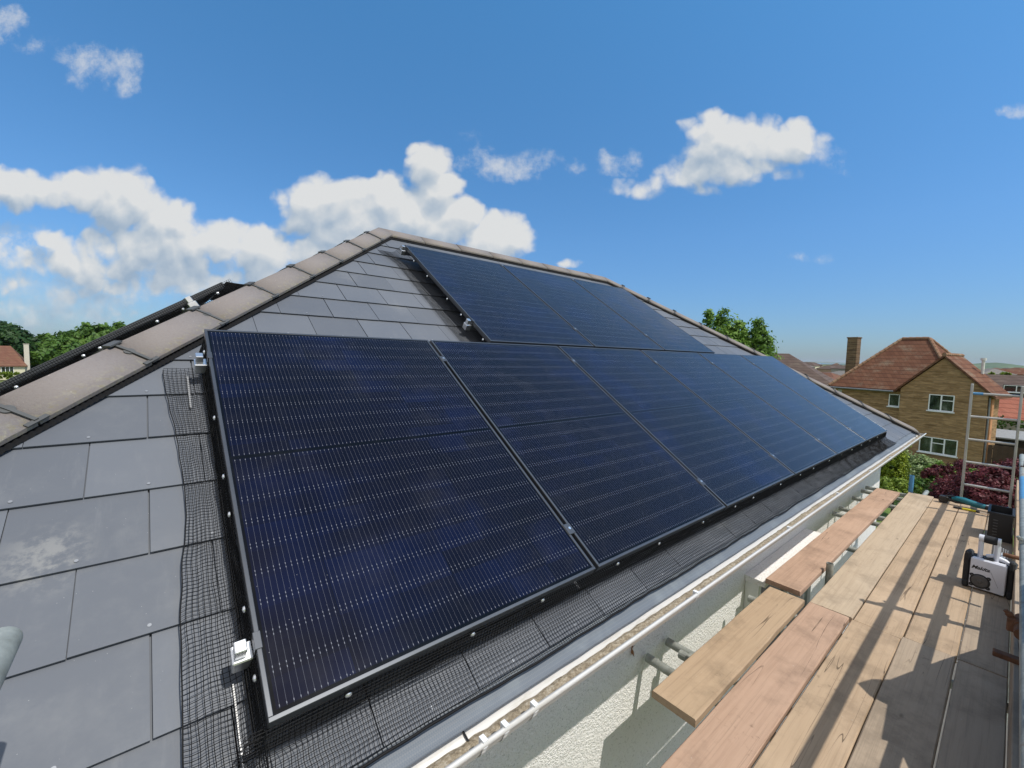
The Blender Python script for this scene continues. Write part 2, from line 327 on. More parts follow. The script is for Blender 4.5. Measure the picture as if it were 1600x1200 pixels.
def m_render():
    M = Mat('white_roughcast'); v = M.vec(); a = M.noise(v, 60, 3, .7); b = M.noise(v, 130, 2, .6)
    h = M.math('ADD', M.math('MULTIPLY', a, 1.6), M.math('MULTIPLY', b, .7))
    col = M.ramp(M.noise(v, 2.2, 5, .6), [(.3, (.80, .78, .755)), (.7, (.87, .855, .83))])
    pit = M.rng(M.noise(v, 75, 3, .65), .35, .42, .5, 0); col = M.mix(pit, col, (.42, .41, .37))
    M.set(Base_Color=col, Roughness=.9, Specular_IOR_Level=.2); M.bump(h, .75, .012); return M.m
def m_pvc():
    M = Mat('white_gutter_plastic'); v = M.vec()
    st = M.rng(M.noise(M.vec((3, 20, 20)), 2.2, 6, .7), .5, .72, 0, .5)
    col = M.mix(st, (.56, .55, .53), (.36, .32, .25)); M.set(Base_Color=col, Roughness=.35); return M.m
def m_dirt():
    M = Mat('gutter_grit'); v = M.vec(); col = M.ramp(M.noise(v, 55, 6, .75), [(.3, (.13, .10, .065)), (.5, (.32, .26, .18)), (.72, (.58, .52, .42))])
    M.set(Base_Color=col, Roughness=.95); M.bump(M.noise(v, 90, 5, .7), .8, .01); return M.m
def m_eave():
    M = Mat('grey_eave_tray'); v = M.vec(); ch = M.n('ShaderNodeTexChecker'); mp = M.n('ShaderNodeMapping'); mp.inputs['Rotation'].default_value = (0, 0, .785); M.l(M.tc.outputs['Object'], mp.inputs[0]); M.l(mp.outputs[0], ch.inputs[0]); ch.inputs['Scale'].default_value = 210
    col = M.mix(M.math('MULTIPLY', ch.outputs['Fac'], .3), (.095, .115, .14), (.19, .19, .19)); col = M.mix(M.rng(M.noise(v, 6, 5), .45, .7, 0, .35), col, (.24, .27, .28))
    M.set(Base_Color=col, Roughness=.6); return M.m
def m_galv():
    M = Mat('galvanised_steel_tube'); v = M.vec(rand=True); col = M.ramp(M.noise(v, 12, 6, .7), [(.3, (.20, .21, .185)), (.55, (.33, .35, .32)), (.75, (.48, .49, .43))])
    rust = M.rng(M.noise(v, 5, 6, .7), .58, .68, 0, .7); col = M.mix(rust, col, (.20, .12, .07))
    M.set(Base_Color=col, Roughness=.55, Metallic=.35); M.bump(M.noise(v, 60, 4), .2, .002); return M.m
def m_brick(name, c1, c2, mort, sx=1, scale=1):
    M = Mat(name); v = M.vec(rand=False)
    bt = M.n('ShaderNodeTexBrick'); mp = M.n('ShaderNodeMapping'); cb = M.n('ShaderNodeCombineXYZ'); sp = M.n('ShaderNodeSeparateXYZ'); M.l(M.tc.outputs['Object'], sp.inputs[0])
    M.l(M.math('ADD', sp.outputs[0], sp.outputs[1]), cb.inputs[0]); M.l(sp.outputs[2], cb.inputs[1]); M.l(cb.outputs[0], bt.inputs[0])
    bt.inputs['Scale'].default_value = scale; bt.inputs['Brick Width'].default_value = .62; bt.inputs['Row Height'].default_value = .15; bt.inputs['Mortar Size'].default_value = .014; bt.inputs['Bias'].default_value = -.1
    bt.inputs['Color1'].default_value = (*c1, 1); bt.inputs['Color2'].default_value = (*c2, 1); bt.inputs['Mortar'].default_value = (*mort, 1)
    mp2 = M.vec((1, 1, 6)); nz = M.noise(mp2, 1.6, 5, .65)
    col = M.mix(M.rng(nz, .48, .62, 0, .75), bt.outputs[0], tuple(c * 1.3 for c in c2)); col = M.mix(M.rng(M.noise(mp2, 1.1, 6, .65), .5, .36, 0, .6), col, tuple(c * .5 for c in c1))
    M.set(Base_Color=col, Roughness=.9, Specular_IOR_Level=.2); return M.m
def m_rooftile(name, c1, c2, lich=(.35, .32, .25), row=.27, amt=.5):
    M = Mat(name); sp = M.n('ShaderNodeSeparateXYZ'); M.l(M.tc.outputs['Object'], sp.inputs[0]); v = M.vec(rand=True)
    z = M.math('FRACT', M.math('DIVIDE', sp.outputs[2], row)); h = M.math('FRACT', M.math('DIVIDE', M.math('ADD', sp.outputs[0], sp.outputs[1]), .24))
    cell = M.n('ShaderNodeTexWhiteNoise'); cb = M.n('ShaderNodeCombineXYZ'); M.l(M.math('FLOOR', M.math('DIVIDE', sp.outputs[2], row)), cb.inputs[0]); M.l(M.math('FLOOR', M.math('DIVIDE', M.math('ADD', sp.outputs[0], sp.outputs[1]), .24)), cb.inputs[1]); M.l(cb.outputs[0], cell.inputs[0])
    col = M.mix(M.math('ADD', M.math('MULTIPLY', cell.outputs[0], .5), M.math('MULTIPLY', M.noise(v, 1.5, 5, .7), .5)), c1, c2)
    col = M.mix(M.rng(M.noise(v, .9, 6, .7), .5, .72, 0, amt), col, lich)
    gap = M.math('MAXIMUM', M.rng(z, .16, .02), M.math('MULTIPLY', M.rng(h, .12, .02), .5))
    col = M.mix(M.math('MULTIPLY', gap, .8), col, tuple(c * .3 for c in c1)); M.set(Base_Color=col, Roughness=.9, Specular_IOR_Level=.15)
    M.bump(M.math('SUBTRACT', 1, z), .6, .03); return M.m
def m_leaf(name, dark, mid, light, scale=1.2):
    M = Mat(name); v = M.vec(rand=True); f = M.math('ADD', M.math('MULTIPLY', M.noise(v, scale, 4, .6), .6), M.math('MULTIPLY', M.noise(v, scale * 9, 2), .4))
    col = M.ramp(f, [(.36, dark), (.5, mid), (.66, light)]); M.set(Base_Color=col, Roughness=.55, Specular_IOR_Level=.3)
    tr = M.n('ShaderNodeBsdfTranslucent'); M.l(col, tr.inputs[0]); mxs = M.n('ShaderNodeMixShader'); mxs.inputs[0].default_value = .3
    M.l(M.b.outputs[0], mxs.inputs[1]); M.l(tr.outputs[0], mxs.inputs[2]); M.l(mxs.outputs[0], ND(M.m)['Material Output'].inputs[0]); return M.m
def m_ground():
    M = Mat('land'); v = M.vec(src='Object'); a = M.noise(v, .012, 6, .65); b = M.noise(v, .35, 5, .6)
    col = M.ramp(a, [(.35, (.06, .10, .03)), (.5, (.12, .14, .05)), (.6, (.16, .13, .08)), (.75, (.05, .08, .03))]); col = M.mix(M.math('MULTIPLY', b, .4), col, (.10, .14, .035))
    M.set(Base_Color=col, Roughness=1, Specular_IOR_Level=.1); return M.m
SL, TILE, CELL, REND, PVC, DIRT, EAVE, GALV = m_slate(), m_tile(), m_cells(), m_render(), m_pvc(), m_dirt(), m_eave(), m_galv()
WOOD = [m_wood('weathered_tan_timber', (.41, .30, .20), (.26, .18, .11)), m_wood('salmon_timber', (.42, .285, .205), (.27, .17, .115)), m_wood('pale_timber', (.43, .34, .245), (.29, .215, .145)), m_wood('grey_timber', (.35, .275, .20), (.21, .165, .125))]
STRAPM = plain('dull_metal_strap', (.40, .40, .40), .45, .4, .2); FRAME = plain('anodised_frame', (.095, .10, .11), .3, .55, .1); ALU = plain('bright_aluminium', (.78, .79, .80), .28, .9, .08)
BLACKP = plain('black_plastic', (.012, .012, .013), .5, 0, .2); RUBBER = plain('matt_black_rubber', (.015, .015, .016), .8); COPPER = plain('grey_copper_rivet', (.24, .25, .27), .5, .4)
WIRE = plain('black_mesh_wire', (.0045, .0045, .005), .7, 0, .1, spec=.25); CLIP = plain('shiny_mesh_clip', (.75, .76, .78), .25, .8, .05)
ROLL = plain('black_ridge_roll', (.007, .007, .008), .8, spec=.2); TCLIP = plain('dark_grey_tile_clip', (.07, .072, .072), .6)
BLUEP = plain('faded_blue_paint', (.07, .23, .42), .5, 0, .2); RUST = plain('rusty_coupler', (.16, .075, .04), .85, .2, .3, 20, .3)
WPL = plain('white_radio_plastic', (.60, .61, .66), .35, 0, .04); WWIN = plain('white_window_frame', (.75, .76, .76), .4, 0, .03)
GM = Mat('dark_window_glass'); GLASS = GM.set(Base_Color=GM.ramp(GM.noise(GM.vec((1.5, 1.5, .8)), 1.6, 4, .6), [(.42, (.008, .011, .012)), (.55, (.03, .045, .035)), (.68, (.12, .13, .12))]), Roughness=.06, Specular_IOR_Level=.8).m  # mottled tones paint reflections and curtains into the pane colour
def net_quads(fn, nu, nv, thick, name, parent, mat=None):
    vs = [fn(i, j) for j in range(nv + 1) for i in range(nu + 1)]
    fs = [(j * (nu + 1) + i, j * (nu + 1) + i + 1, (j + 1) * (nu + 1) + i + 1, (j + 1) * (nu + 1) + i) for j in range(nv) for i in range(nu)]
    me = bpy.data.meshes.new(name); me.from_pydata([tuple(v) for v in vs], [], fs); me.materials.append(mat or WIRE)
    o = bpy.data.objects.new(name, me); C.objects.link(o)
    if parent: o.parent = parent
    md = o.modifiers.new('wires', 'WIREFRAME'); md.thickness = thick; md.use_replace = True; md.use_even_offset = False
    return o
def nz(x, y, z=0, s=1.0): return noise.noise(Vector((x * s, y * s, z)))
# ------------------------------------------------------------------ land, sea, hills
HAZE = True
g = MB(); g.add([(-9000, -9000, GZ), (30000, -9000, GZ), (30000, 30000, GZ), (-9000, 30000, GZ)], [(0, 1, 2, 3)]); struct(g.build('ground', m_ground()))
SEA = Mat('sea_water').set(Base_Color=(.10, .17, .24), Roughness=.35).m
g = MB(); g.add([(2600, 420, GZ + .6), (29000, 4000, GZ + .6), (20000, 12000, GZ + .6), (2300, 1500, GZ + .6)], [(0, 1, 2, 3)]); struct(g.build('sea', SEA))
HILL = Mat('chalk_hill_grass'); v = HILL.vec(); HILL.set(Base_Color=HILL.ramp(HILL.noise(v, .004, 5, .6), [(.4, (.05, .09, .035)), (.52, (.08, .12, .05)), (.6, (.22, .20, .12)), (.66, (.04, .07, .035))]), Roughness=1)
def hill(name, cx, cy, rx, ry, h, seed, mat):
    m = MB(); n = 40; vs = []
    for j in range(n + 1):
        for i in range(n + 1):
            a, b = i / n * 2 - 1, j / n * 2 - 1; r = min(1, math.hypot(a, b)); e = (math.cos(r * PI) * .5 + .5) ** .8
            vs.append((cx + a * rx, cy + b * ry, GZ - 4 + h * e * (1 + .25 * nz(a * 2, b * 2, seed)) + 1.5 * nz(a * 7, b * 7, seed)))
    m.add(vs, [(j * (n + 1) + i, j * (n + 1) + i + 1, (j + 1) * (n + 1) + i + 1, (j + 1) * (n + 1) + i) for j in range(n) for i in range(n)], 0, True)
    return struct(m.build(name, mat))
hill('hill', 3900, 95, 500, 260, 38, 1, HILL.m)
hill('hill', 5200, -300, 900, 700, 22, 5, HILL.m)
hill('hill', 15000, 3650, 1500, 1300, 52, 3, HILL.m)
hill('hill', 3200, 500, 300, 500, 11, 8, HILL.m)
# lawns and beds near the neighbour
LAWN = Mat('lawn_grass'); v = LAWN.vec(); LAWN.set(Base_Color=LAWN.ramp(LAWN.noise(v, 1.2, 6, .7), [(.3, (.05, .10, .015)), (.5, (.11, .17, .03)), (.7, (.20, .20, .06))]), Roughness=1)
g = MB(); g.add([(-30, -34, GZ + .02), (80, -34, GZ + .02), (80, 28, GZ + .02), (-30, 28, GZ + .02)], [(0, 1, 2, 3)]); struct(g.build('lawn', LAWN.m))
PATH = plain('concrete_path', (.11, .10, .085), .9, 0, .15, 3, .2)
g = MB(); g.add([(-9, -7, GZ + .024), (19.5, -7, GZ + .024), (19.5, 12, GZ + .024), (-9, 12, GZ + .024)], [(0, 1, 2, 3)]); struct(g.build('path', PATH))
# ------------------------------------------------------------------ foliage
def leaves(m, c, rad, n_clump, n_leaf, size, rng, mi=0, up=.25, fill=.35, shape=1.0):
    c = Vector(c)
    for k in range(n_clump):
        while True:
            p = Vector((rng.uniform(-1, 1), rng.uniform(-1, 1), rng.uniform(-1, 1)))
            if .05 < p.length < 1: break
        r = p.length; p = p.normalized() * (fill + (1 - fill) * r ** .4)
        if p.z < 0: p.z *= .8
        w_ = 1 + .28 * noise.noise(p * 2.3 + Vector((k * .001, c.x, c.y)))
        if shape != 1.0: s_ = max(.08, 1 - shape * max(0, (p.z + 1) / 2)); p.x *= s_; p.y *= s_
        cc = c + Vector((p.x * rad[0], p.y * rad[1], p.z * rad[2])) * w_; cr_ = rng.uniform(.10, .2) * (rad[0] + rad[1] + rad[2]) / 3
        for q in range(n_leaf):
            o = Vector((rng.gauss(0, .5), rng.gauss(0, .5), rng.gauss(0, .42))) * cr_; pt = cc + o
            nn_ = (o.normalized() + Vector((rng.gauss(0, .5), rng.gauss(0, .5), rng.gauss(0, .5) + up)) + p * .5).normalized()
            a = nn_.orthogonal().normalized(); a.rotate(Matrix.Rotation(rng.uniform(0, 6.28), 3, nn_)); b = nn_.cross(a); s_ = size * rng.uniform(.6, 1.3)
            m.add([pt - a * s_, pt - b * s_ * .55, pt + a * s_, pt + b * s_ * .55], [(0, 1, 2, 3)], mi)
BARK = plain('tree_bark', (.10, .075, .05), .95, 0, .3, 6, .5)
def tree(name, label, x, y, h, crown, mat, rng_seed, clumps=150, per=55, size=.22, trunk_r=.22, group=None, lobes=5, zb=GZ, cat='tree'):
    rng = random.Random(rng_seed); t = thing(name, label, cat, (x, y, zb), group=group)
    cz = h - crown[2]; m = MB()
    leaves(m, (0, 0, cz), crown, clumps, per, size, rng)
    for k in range(lobes):
        a = rng.uniform(0, 6.28); f = rng.uniform(.45, .75)
        leaves(m, (math.cos(a) * crown[0] * .6, math.sin(a) * crown[1] * .6, cz + crown[2] * rng.uniform(-.3, .62)), [c_ * f * .8 for c_ in crown], clumps // 5, per, size, rng)
    mb = MB(); mb.add(m.v, m.f, 0); mb.build('crown', mat, t)
    tr = MB(); tr.tube([(0, 0, 0), (.05, .03, cz * .5), (-.03, .05, cz), (0, 0, cz + crown[2] * .5)], [trunk_r, trunk_r * .8, trunk_r * .6, trunk_r * .2], 9)
    for k in range(6):
        a = k * 1.05 + rng.uniform(0, .5); z0 = cz * rng.uniform(.6, 1.1); L = crown[0] * .7
        tr.tube([(0, 0, z0), (math.cos(a) * L * .5, math.sin(a) * L * .5, z0 + crown[2] * .25), (math.cos(a) * L, math.sin(a) * L, z0 + crown[2] * .6)], [trunk_r * .45, trunk_r * .3, trunk_r * .1], 6)
    tr.build('trunk', BARK, t); return t
LG = m_leaf('fresh_green_leaves', (.05, .11, .015), (.12, .23, .03), (.26, .40, .07), .8); LD = m_leaf('dark_green_leaves', (.012, .035, .010), (.03, .075, .018), (.06, .12, .028), .7)
LM = m_leaf('mid_green_leaves', (.03, .07, .012), (.07, .15, .022), (.15, .24, .04), .7); LY = m_leaf('golden_conifer_leaves', (.06, .10, .01), (.19, .26, .02), (.36, .42, .04), 2.5)
LV = m_leaf('pale_variegated_leaves', (.07, .13, .04), (.22, .30, .11), (.45, .52, .28), 3); LR = m_leaf('burgundy_leaves', (.025, .008, .009), (.10, .020, .024), (.28, .07, .08), 3)
LL = m_leaf('lime_hedge_leaves', (.06, .10, .01), (.18, .26, .03), (.34, .42, .06), 2)
def treeat(name, label, px, dist, top_py, halfw_px, mat, seed, **k):
    d = MR @ Vector((px - 800, 0, F_PX)); d.z = 0; d.normalize(); p = CAM + d * dist; p.z = GZ
    # height from the line of sight
    r = MR @ Vector((px - 800, top_py - 600, F_PX)); zt = CAM.z + r.z * dist / math.hypot(r.x, r.y); h = zt - GZ
    depth = dist * (F_PX / Vector((px - 800, 0, F_PX)).length); rw = halfw_px * depth / F_PX * .9
    return tree(name, label, p.x, p.y, h, (rw, rw, min(h * .46, max(rw * 1.0, h * .38))), mat, seed, **k)
tl = 'trees showing above the roofs'
treeat('broadleaf_tree', 'bright green tree behind the hip, left of the two, directly above the slates', 1124, 24, 495, 40, LG, 3, clumps=300, per=60, size=.085, lobes=9)
treeat('broadleaf_tree', 'bright green tree with pointed top nearest the grey tiled house roof', 1176, 25, 508, 34, LG, 4, clumps=280, per=60, size=.085, lobes=9)
treeat('broadleaf_tree', 'low bright bush-like tree top beside the grey tiled hip end of the house', 1100, 27, 501, 16, LG, 14, clumps=120, per=50, size=.12, lobes=4)
treeat('broadleaf_tree', 'broad rounded green tree right of the white chimney, behind the black roof netting', 158, 138, 512, 52, LM, 6, clumps=260, per=60, size=.5, lobes=8)
treeat('broadleaf_tree', 'rounded green tree whose crown is crossed by the black roof netting', 205, 142, 512, 46, LM, 7, clumps=220, per=60, size=.5, lobes=7)
treeat('broadleaf_tree', 'mid green tree directly behind the white chimney of the cream house', 88, 132, 527, 40, LM, 8, clumps=220, per=60, size=.5, lobes=7)
treeat('broadleaf_tree', 'dark green tree at the far left edge behind the brown roof', 0, 130, 505, 42, LD, 9, clumps=240, per=60, size=.5, lobes=7)
treeat('broadleaf_tree', 'small dark tree between the chimney trees and the brown roof', 46, 150, 550, 26, LD, 10, clumps=150, per=50, size=.5, lobes=5)
# ------------------------------------------------------------------ generic house
def hip_roof(m, x0, x1, y0, y1, z0, zr, mi=0, th=.12, hipl=True, hipr=True, ridge=None):
    hw = (y1 - y0) / 2; yc = (y0 + y1) / 2; a = min(hw, (x1 - x0) / 2 - .05); rl = x0 + (a if hipl else 0); rr = x1 - (a if hipr else 0)
    if ridge: rl, rr = ridge
    E = [(x0, y0, z0), (x1, y0, z0), (x1, y1, z0), (x0, y1, z0)]; B = [(p[0], p[1], z0 - th) for p in E]; R = [(rl, yc, zr), (rr, yc, zr)]
    m.add(E + B + R, [(0, 1, 9, 8), (1, 2, 9), (2, 3, 8, 9), (3, 0, 8), (0, 4, 5, 1), (1, 5, 6, 2), (2, 6, 7, 3), (3, 7, 4, 0), (4, 7, 6, 5)], mi)
    return R
def window(parent, x0, x1, z0, z1, y, cols, name='window', sub=None, axis='x', transom=None, out=-1):
    # frame on a wall plane at local y (facing -y) or, axis 'y', at local x
    def T(a, b, c): return (a, b, c) if axis == 'x' else (b, a, c)
    s = .05; m = MB(); o = out
    def bx(a0, a1, c0, c1, d0, d1, mm): p, q = T(a0, y + o * d0, c0), T(a1, y + o * d1, c1); mm.box((min(p[0], q[0]), min(p[1], q[1]), c0), (max(p[0], q[0]), max(p[1], q[1]), c1))
    bx(x0, x1, z0, z0 + s, -.03, .035, m); bx(x0, x1, z1 - s, z1, -.03, .035, m); bx(x0, x0 + s, z0 + s, z1 - s, -.03, .035, m); bx(x1 - s, x1, z0 + s, z1 - s, -.03, .035, m)
    w_ = (x1 - x0) / cols
    for k in range(1, cols): bx(x0 + k * w_ - s * .7, x0 + k * w_ + s * .7, z0 + s, z1 - s, -.03, .04, m)
    for k in (transom or []): bx(x0 + k * w_ + s, x0 + (k + 1) * w_ - s * .7, z1 - .38, z1 - .38 + s, -.03, .038, m)
    f = m.build(name, WWIN, parent); g_ = MB(); bx(x0 + s, x1 - s, z0 + s, z1 - s, -.02, .004, g_); g_.build('pane', GLASS, f)
    k_ = MB(); bx(x0 - .06, x1 + .06, z0 - .07, z0 - .004, .0, .12, k_); k_.build('sill', WWIN, f); return f
NB = m_brick('ochre_stone_brick', (.235, .140, .066), (.34, .215, .112), (.26, .18, .105)); NR = m_rooftile('red_clay_tile', (.105, .045, .028), (.185, .088, .052), (.25, .21, .15), .27, .55)
FASC = plain('white_fascia', (.6, .6, .58), .6); GREYG = plain('grey_gutter_plastic', (.16, .17, .18), .5)
O = at(1532, 738, 'z', GZ)
nh = thing('brick_house', 'ochre brick house with red tiled hip roof and front gable beside the ladder', 'house', (O.x, O.y, GZ), (0, 0, math.radians(-102.2)))
m = MB(); m.box((-4.1, 0, 0), (0, 2.0, 4.75)); m.prism([(-4.1, 0, 4.75), (0, 0, 4.75), (-2.05, 0, 6.85)], (0, 2.0, 0)); m.box((-8.2, .42, 0), (-4.103, 6.3, 4.6)); m.box((-4.1, 2.003, 0), (-1.5, 6.3, 4.6)); m.build('wall', NB, nh)
m = MB(); R = hip_roof(m, -8.5, -1.2, .12, 6.6, 4.62, 8.28, ridge=(-5.45, -3.95))
rfo = m.build('roof', NR, nh)
m = MB()
for sgn in (-1, 1):     # gable roof slopes with thickness
    xe = -2.05 + sgn * 2.4; m.prism([(xe, -.14, 4.60), (-2.05, -.14, 7.06), (-2.05, -.14, 6.92), (xe, -.14, 4.46)], (0, 2.9, 0))
m.build('gable_roof', NR, rfo)
m = MB()
HIPM = m_rooftile('hip_bonnet_tile', (.20, .10, .06), (.33, .22, .14), (.4, .36, .26), 9, .6)
for (a, b) in (((-8.5, .12, 4.66), R[0]), ((-1.2, .12, 4.66), R[1]), ((-8.5, 6.6, 4.66), R[0]), ((-1.2, 6.6, 4.66), R[1]), (R[0], R[1]), ((-2.05, -.16, 7.07), (-2.05, 2.9, 7.07))):
    a = Vector(a); b = Vector(b); n_ = max(2, int((b - a).length / .33))
    m = MB(); m.tube([a.lerp(b, (k + f_) / n_) for k in range(n_) for f_ in (0, .92)], [.12, .095] * n_, 8, 0, True, False); m.build('ridge_tile', HIPM, rfo)
m = MB(); m.box((-8.80, 3.0, 0), (-8.12, 3.6, 8.36)); m.box((-8.84, 2.96, 8.36), (-8.08, 3.64, 8.46)); m.build('chimney', m_brick('brown_chimney_brick', (.12, .075, .045), (.19, .125, .07), (.2, .16, .1)), rfo)
m = MB(); m.tube([(-8.45, .06, 4.5), (-4.5, .06, 4.5)], .06, 8); m.tube([(-8.45, .30, 4.5), (-8.45, 2.9, 4.5)], .05, 8); m.build('gutter', GREYG, nh)
m = MB(); m.tube([(.06, .12, .2), (.06, .12, 4.5)], .045, 8); m.build('downpipe', GREYG, nh)
m = MB(); m.box((.003, .16, 0), (.16, .5, 4.45)); m.build('corner_pier', plain('orange_brick_pier', (.42, .20, .09), .9, 0, .3, 3), nh)
window(nh, -2.62, -1.42, 3.46, 4.5, 0, 2, transom=[1]); window(nh, -2.9, -1.08, .70, 1.72, 0, 3, transom=[1]); window(nh, -4.85, -4.25, 3.45, 4.3, .42, 1)
m = MB(); m.tube([(-.9, 2.2, 5.9), (-.9, 2.2, 6.75)], .08, 8); m.tube([(-.9, 2.2, 6.75), (-.9, 2.2, 6.9)], .14, 8); m.build('flue', FASC, nh)
m = MB(); m.box((-8.0, .40, 4.1), (-7.75, .417, 4.35)); m.build('alarm_box', plain('cream_alarm_box', (.4, .42, .38), .5), nh)
# dark tiled house behind the far hip
def far_house(name, label, x, y, rot, w_, l_, he, hr, wall, roof, group=None, chim=None, wins=(), hip=True, z=GZ, ridge=None):
    t = thing(name, label, 'house', (x, y, z), (0, 0, rot), group)
    m = MB(); m.box((-w_ / 2, -l_ / 2, 0), (w_ / 2, l_ / 2, he - .12 if hip else he - .05))
    if not hip:
        m.prism([(-w_ / 2, -l_ / 2, he - .05), (-w_ / 2, l_ / 2, he - .05), (-w_ / 2, 0, hr - .25)], (w_, 0, 0))
    m.build('wall', wall, t)
    m = MB(); hip_roof(m, -w_ / 2 - .3, w_ / 2 + .3, -l_ / 2 - .3, l_ / 2 + .3, he, hr, hipl=hip, hipr=hip, ridge=ridge); r = m.build('roof', roof, t)
    if chim:
        for (cx, cy, cw_, ct) in ([chim] if isinstance(chim[0], (int, float)) else chim):
            m = MB(); m.box((cx - cw_ / 2, cy - cw_ / 2, 0 if abs(cx) > w_ / 2 else he), (cx + cw_ / 2, cy + cw_ / 2, ct)); m.box((cx - cw_ / 2 - .05, cy - cw_ / 2 - .05, ct), (cx + cw_ / 2 + .05, cy + cw_ / 2 + .05, ct + .1)); m.build('chimney', CHW, r)
    for (a0, a1, c0, c1, side, n_) in wins:
        if side == '-y': window(t, a0, a1, c0, c1, -l_ / 2, n_)
        if side == '+y': window(t, a0, a1, c0, c1, l_ / 2, n_, out=1)
        if side == '-x': window(t, a0, a1, c0, c1, -w_ / 2, n_, axis='y')
        if side == '+x': window(t, a0, a1, c0, c1, w_ / 2, n_, axis='y', out=1)
    return t
CHW = plain('cream_chimney', (.55, .50, .42), .8)
BROWN = m_rooftile('brown_concrete_tile', (.085, .060, .050), (.13, .095, .08), (.2, .17, .13), .3, .4); REDT = m_rooftile('bright_red_tile', (.26, .085, .055), (.38, .15, .10), (.3, .2, .15), .3, .3)
OLDR = m_rooftile('mossy_red_brown_tile', (.12, .055, .04), (.20, .10, .065), (.17, .15, .08), .27, .5); CREAM = plain('cream_render', (.62, .58, .42), .9, 0, .08); GREYW = plain('grey_pebble_render', (.33, .30, .26), .9); BRK = plain('pale_brick', (.36, .24, .16), .9)
p = at(1262, 600, 'x', 60)
far_house('brown_roof_house', 'house with dark brown hipped roof beyond the grey hip tiles, left of the brick chimney', 57.2, 19.4, math.radians(100), 14.5, 9, 4.0, 7.35, CREAM, BROWN, hip=True)
p = at(10, 572, 'y', 40)
far_house('cream_bungalow', 'cream house with mottled brown hipped roof and pale chimney at far left', -23.6, 111.3, math.radians(6), 12, 8, 2.35, 5.65, CREAM, OLDR, chim=(6.25, -3.2, .6, 6.0), wins=[(3.4, 4.75, 1.0, 2.2, '-y', 3)], ridge=(-2, 4.3))
# hedge at far left
def hedge(name, label, a, b, h, d, mat, seed, size=.09, dens=26, cat='hedge', z=GZ, z0=0.0):
    rng = random.Random(seed); a = Vector((*a, z)); b = Vector((*b, z)); L = (b - a).length; t = (b - a).normalized(); n_ = Vector((-t.y, t.x, 0)); m = MB()
    for k in range(int(L * dens)):
        s_ = rng.uniform(0, L); c_ = rng.uniform(-d / 2, d / 2); zz = z0 + (h - z0) * rng.uniform(.1, 1) ** .5 * (1 + .1 * nz(s_, c_, seed))
        leaves(m, a + t * s_ + n_ * c_ + Vector((0, 0, zz)), (.18, .18, .18), 1, 22, size, rng, 0)
    o = m.build(name, mat); o.data.transform(Matrix.Translation(-a)); o.location = a; return tag(o, label, cat)
hedge('hedge', 'lime green hedge in front of the cream house at far left', (-34, 104), (-17.3, 105), 1.35, 1.6, LL, 5, .24, 16)
# right-hand side: terrace, red extension, hedge, shed, fence, gate
far_house('terrace_house', 'long brown tiled terrace roof with a paired roof window at the right edge', 66, -6.4, math.radians(-92), 18, 8, 3.4, 5.6, GREYW, BROWN, hip=False)
t = thing('roof_window', 'white framed paired dormer window on the brown terrace roof at right', 'roof window', (61.9, -1.0, GZ + 3.95), (0, 0, math.radians(-92)))
m = MB(); m.box((-.85, -.1, 0), (.85, 1.8, .80)); m.build('dormer', BROWN, t); window(t, -.8, .8, .10, .74, -.1, 2)
far_house('red_roof_extension', 'low grey house with bright red pantile roof below the brown terrace roof', 50, -.05, math.radians(-92), 2.5, 4, 2.6, 4.1, GREYW, REDT, hip=False, wins=[(-.7, .1, 1.8, 2.2, '-y', 1)])
hedge('hedge', 'dense dark green hedge behind the grey shed roof, seen through the ladder rungs', (44.6, 1.0), (44.2, -2.6), 2.9, 1.2, LM, 6, .07, 60, z0=1.5)
t = thing('shed', 'low shed with pale grey flat roof beneath the green hedge', 'shed', (42.6, -1.0, GZ))
m = MB(); m.box((-.9, -1.6, 0), (.9, 1.25, 1.75)); m.build('wall', plain('dark_creosote_board', (.02, .016, .012), .9), t); m = MB(); m.prism([(-1.1, -1.75, 1.76), (1.0, -1.75, 2.12), (1.0, -1.75, 2.18), (-1.1, -1.75, 1.84)], (0, 3.1, 0)); m.build('roof', plain('grey_felt_roof', (.24, .25, .26), .8), t)
GATEW = plain('dark_brown_gate_wood', (.055, .030, .018), .8, 0, .3, 4)
t = thing('garden_gate', 'dark brown boarded garden gate beside the brick house corner', 'gate', (O.x - .25, O.y - 1.05, GZ), (0, 0, math.radians(-92)))
m = MB()
for k in range(9): m.box((-.85 + k * .2, 0, .05), (-.85 + k * .2 + .19, .04, 1.75 + .02 * (k % 2)))
m.build('boards', GATEW, t); m = MB()
for z_ in (.3, .9, 1.5): m.box((-.85, .042, z_), (.94, .08, z_ + .1))
m.build('rail', GATEW, t)
t = thing('gate_pillar', 'grey block pillar with flat cap right of the dark brown gate', 'pillar', (O.x - .35, O.y - 2.15, GZ)); m = MB(); m.box((-.2, -.2, 0), (.2, .2, 1.9)); m.build('shaft', plain('grey_block', (.26, .24, .21), .9), t); m = MB(); m.box((-.26, -.26, 1.9), (.26, .26, 2.02)); m.build('cap', plain('pale_cap_stone', (.45, .42, .36), .9), t)
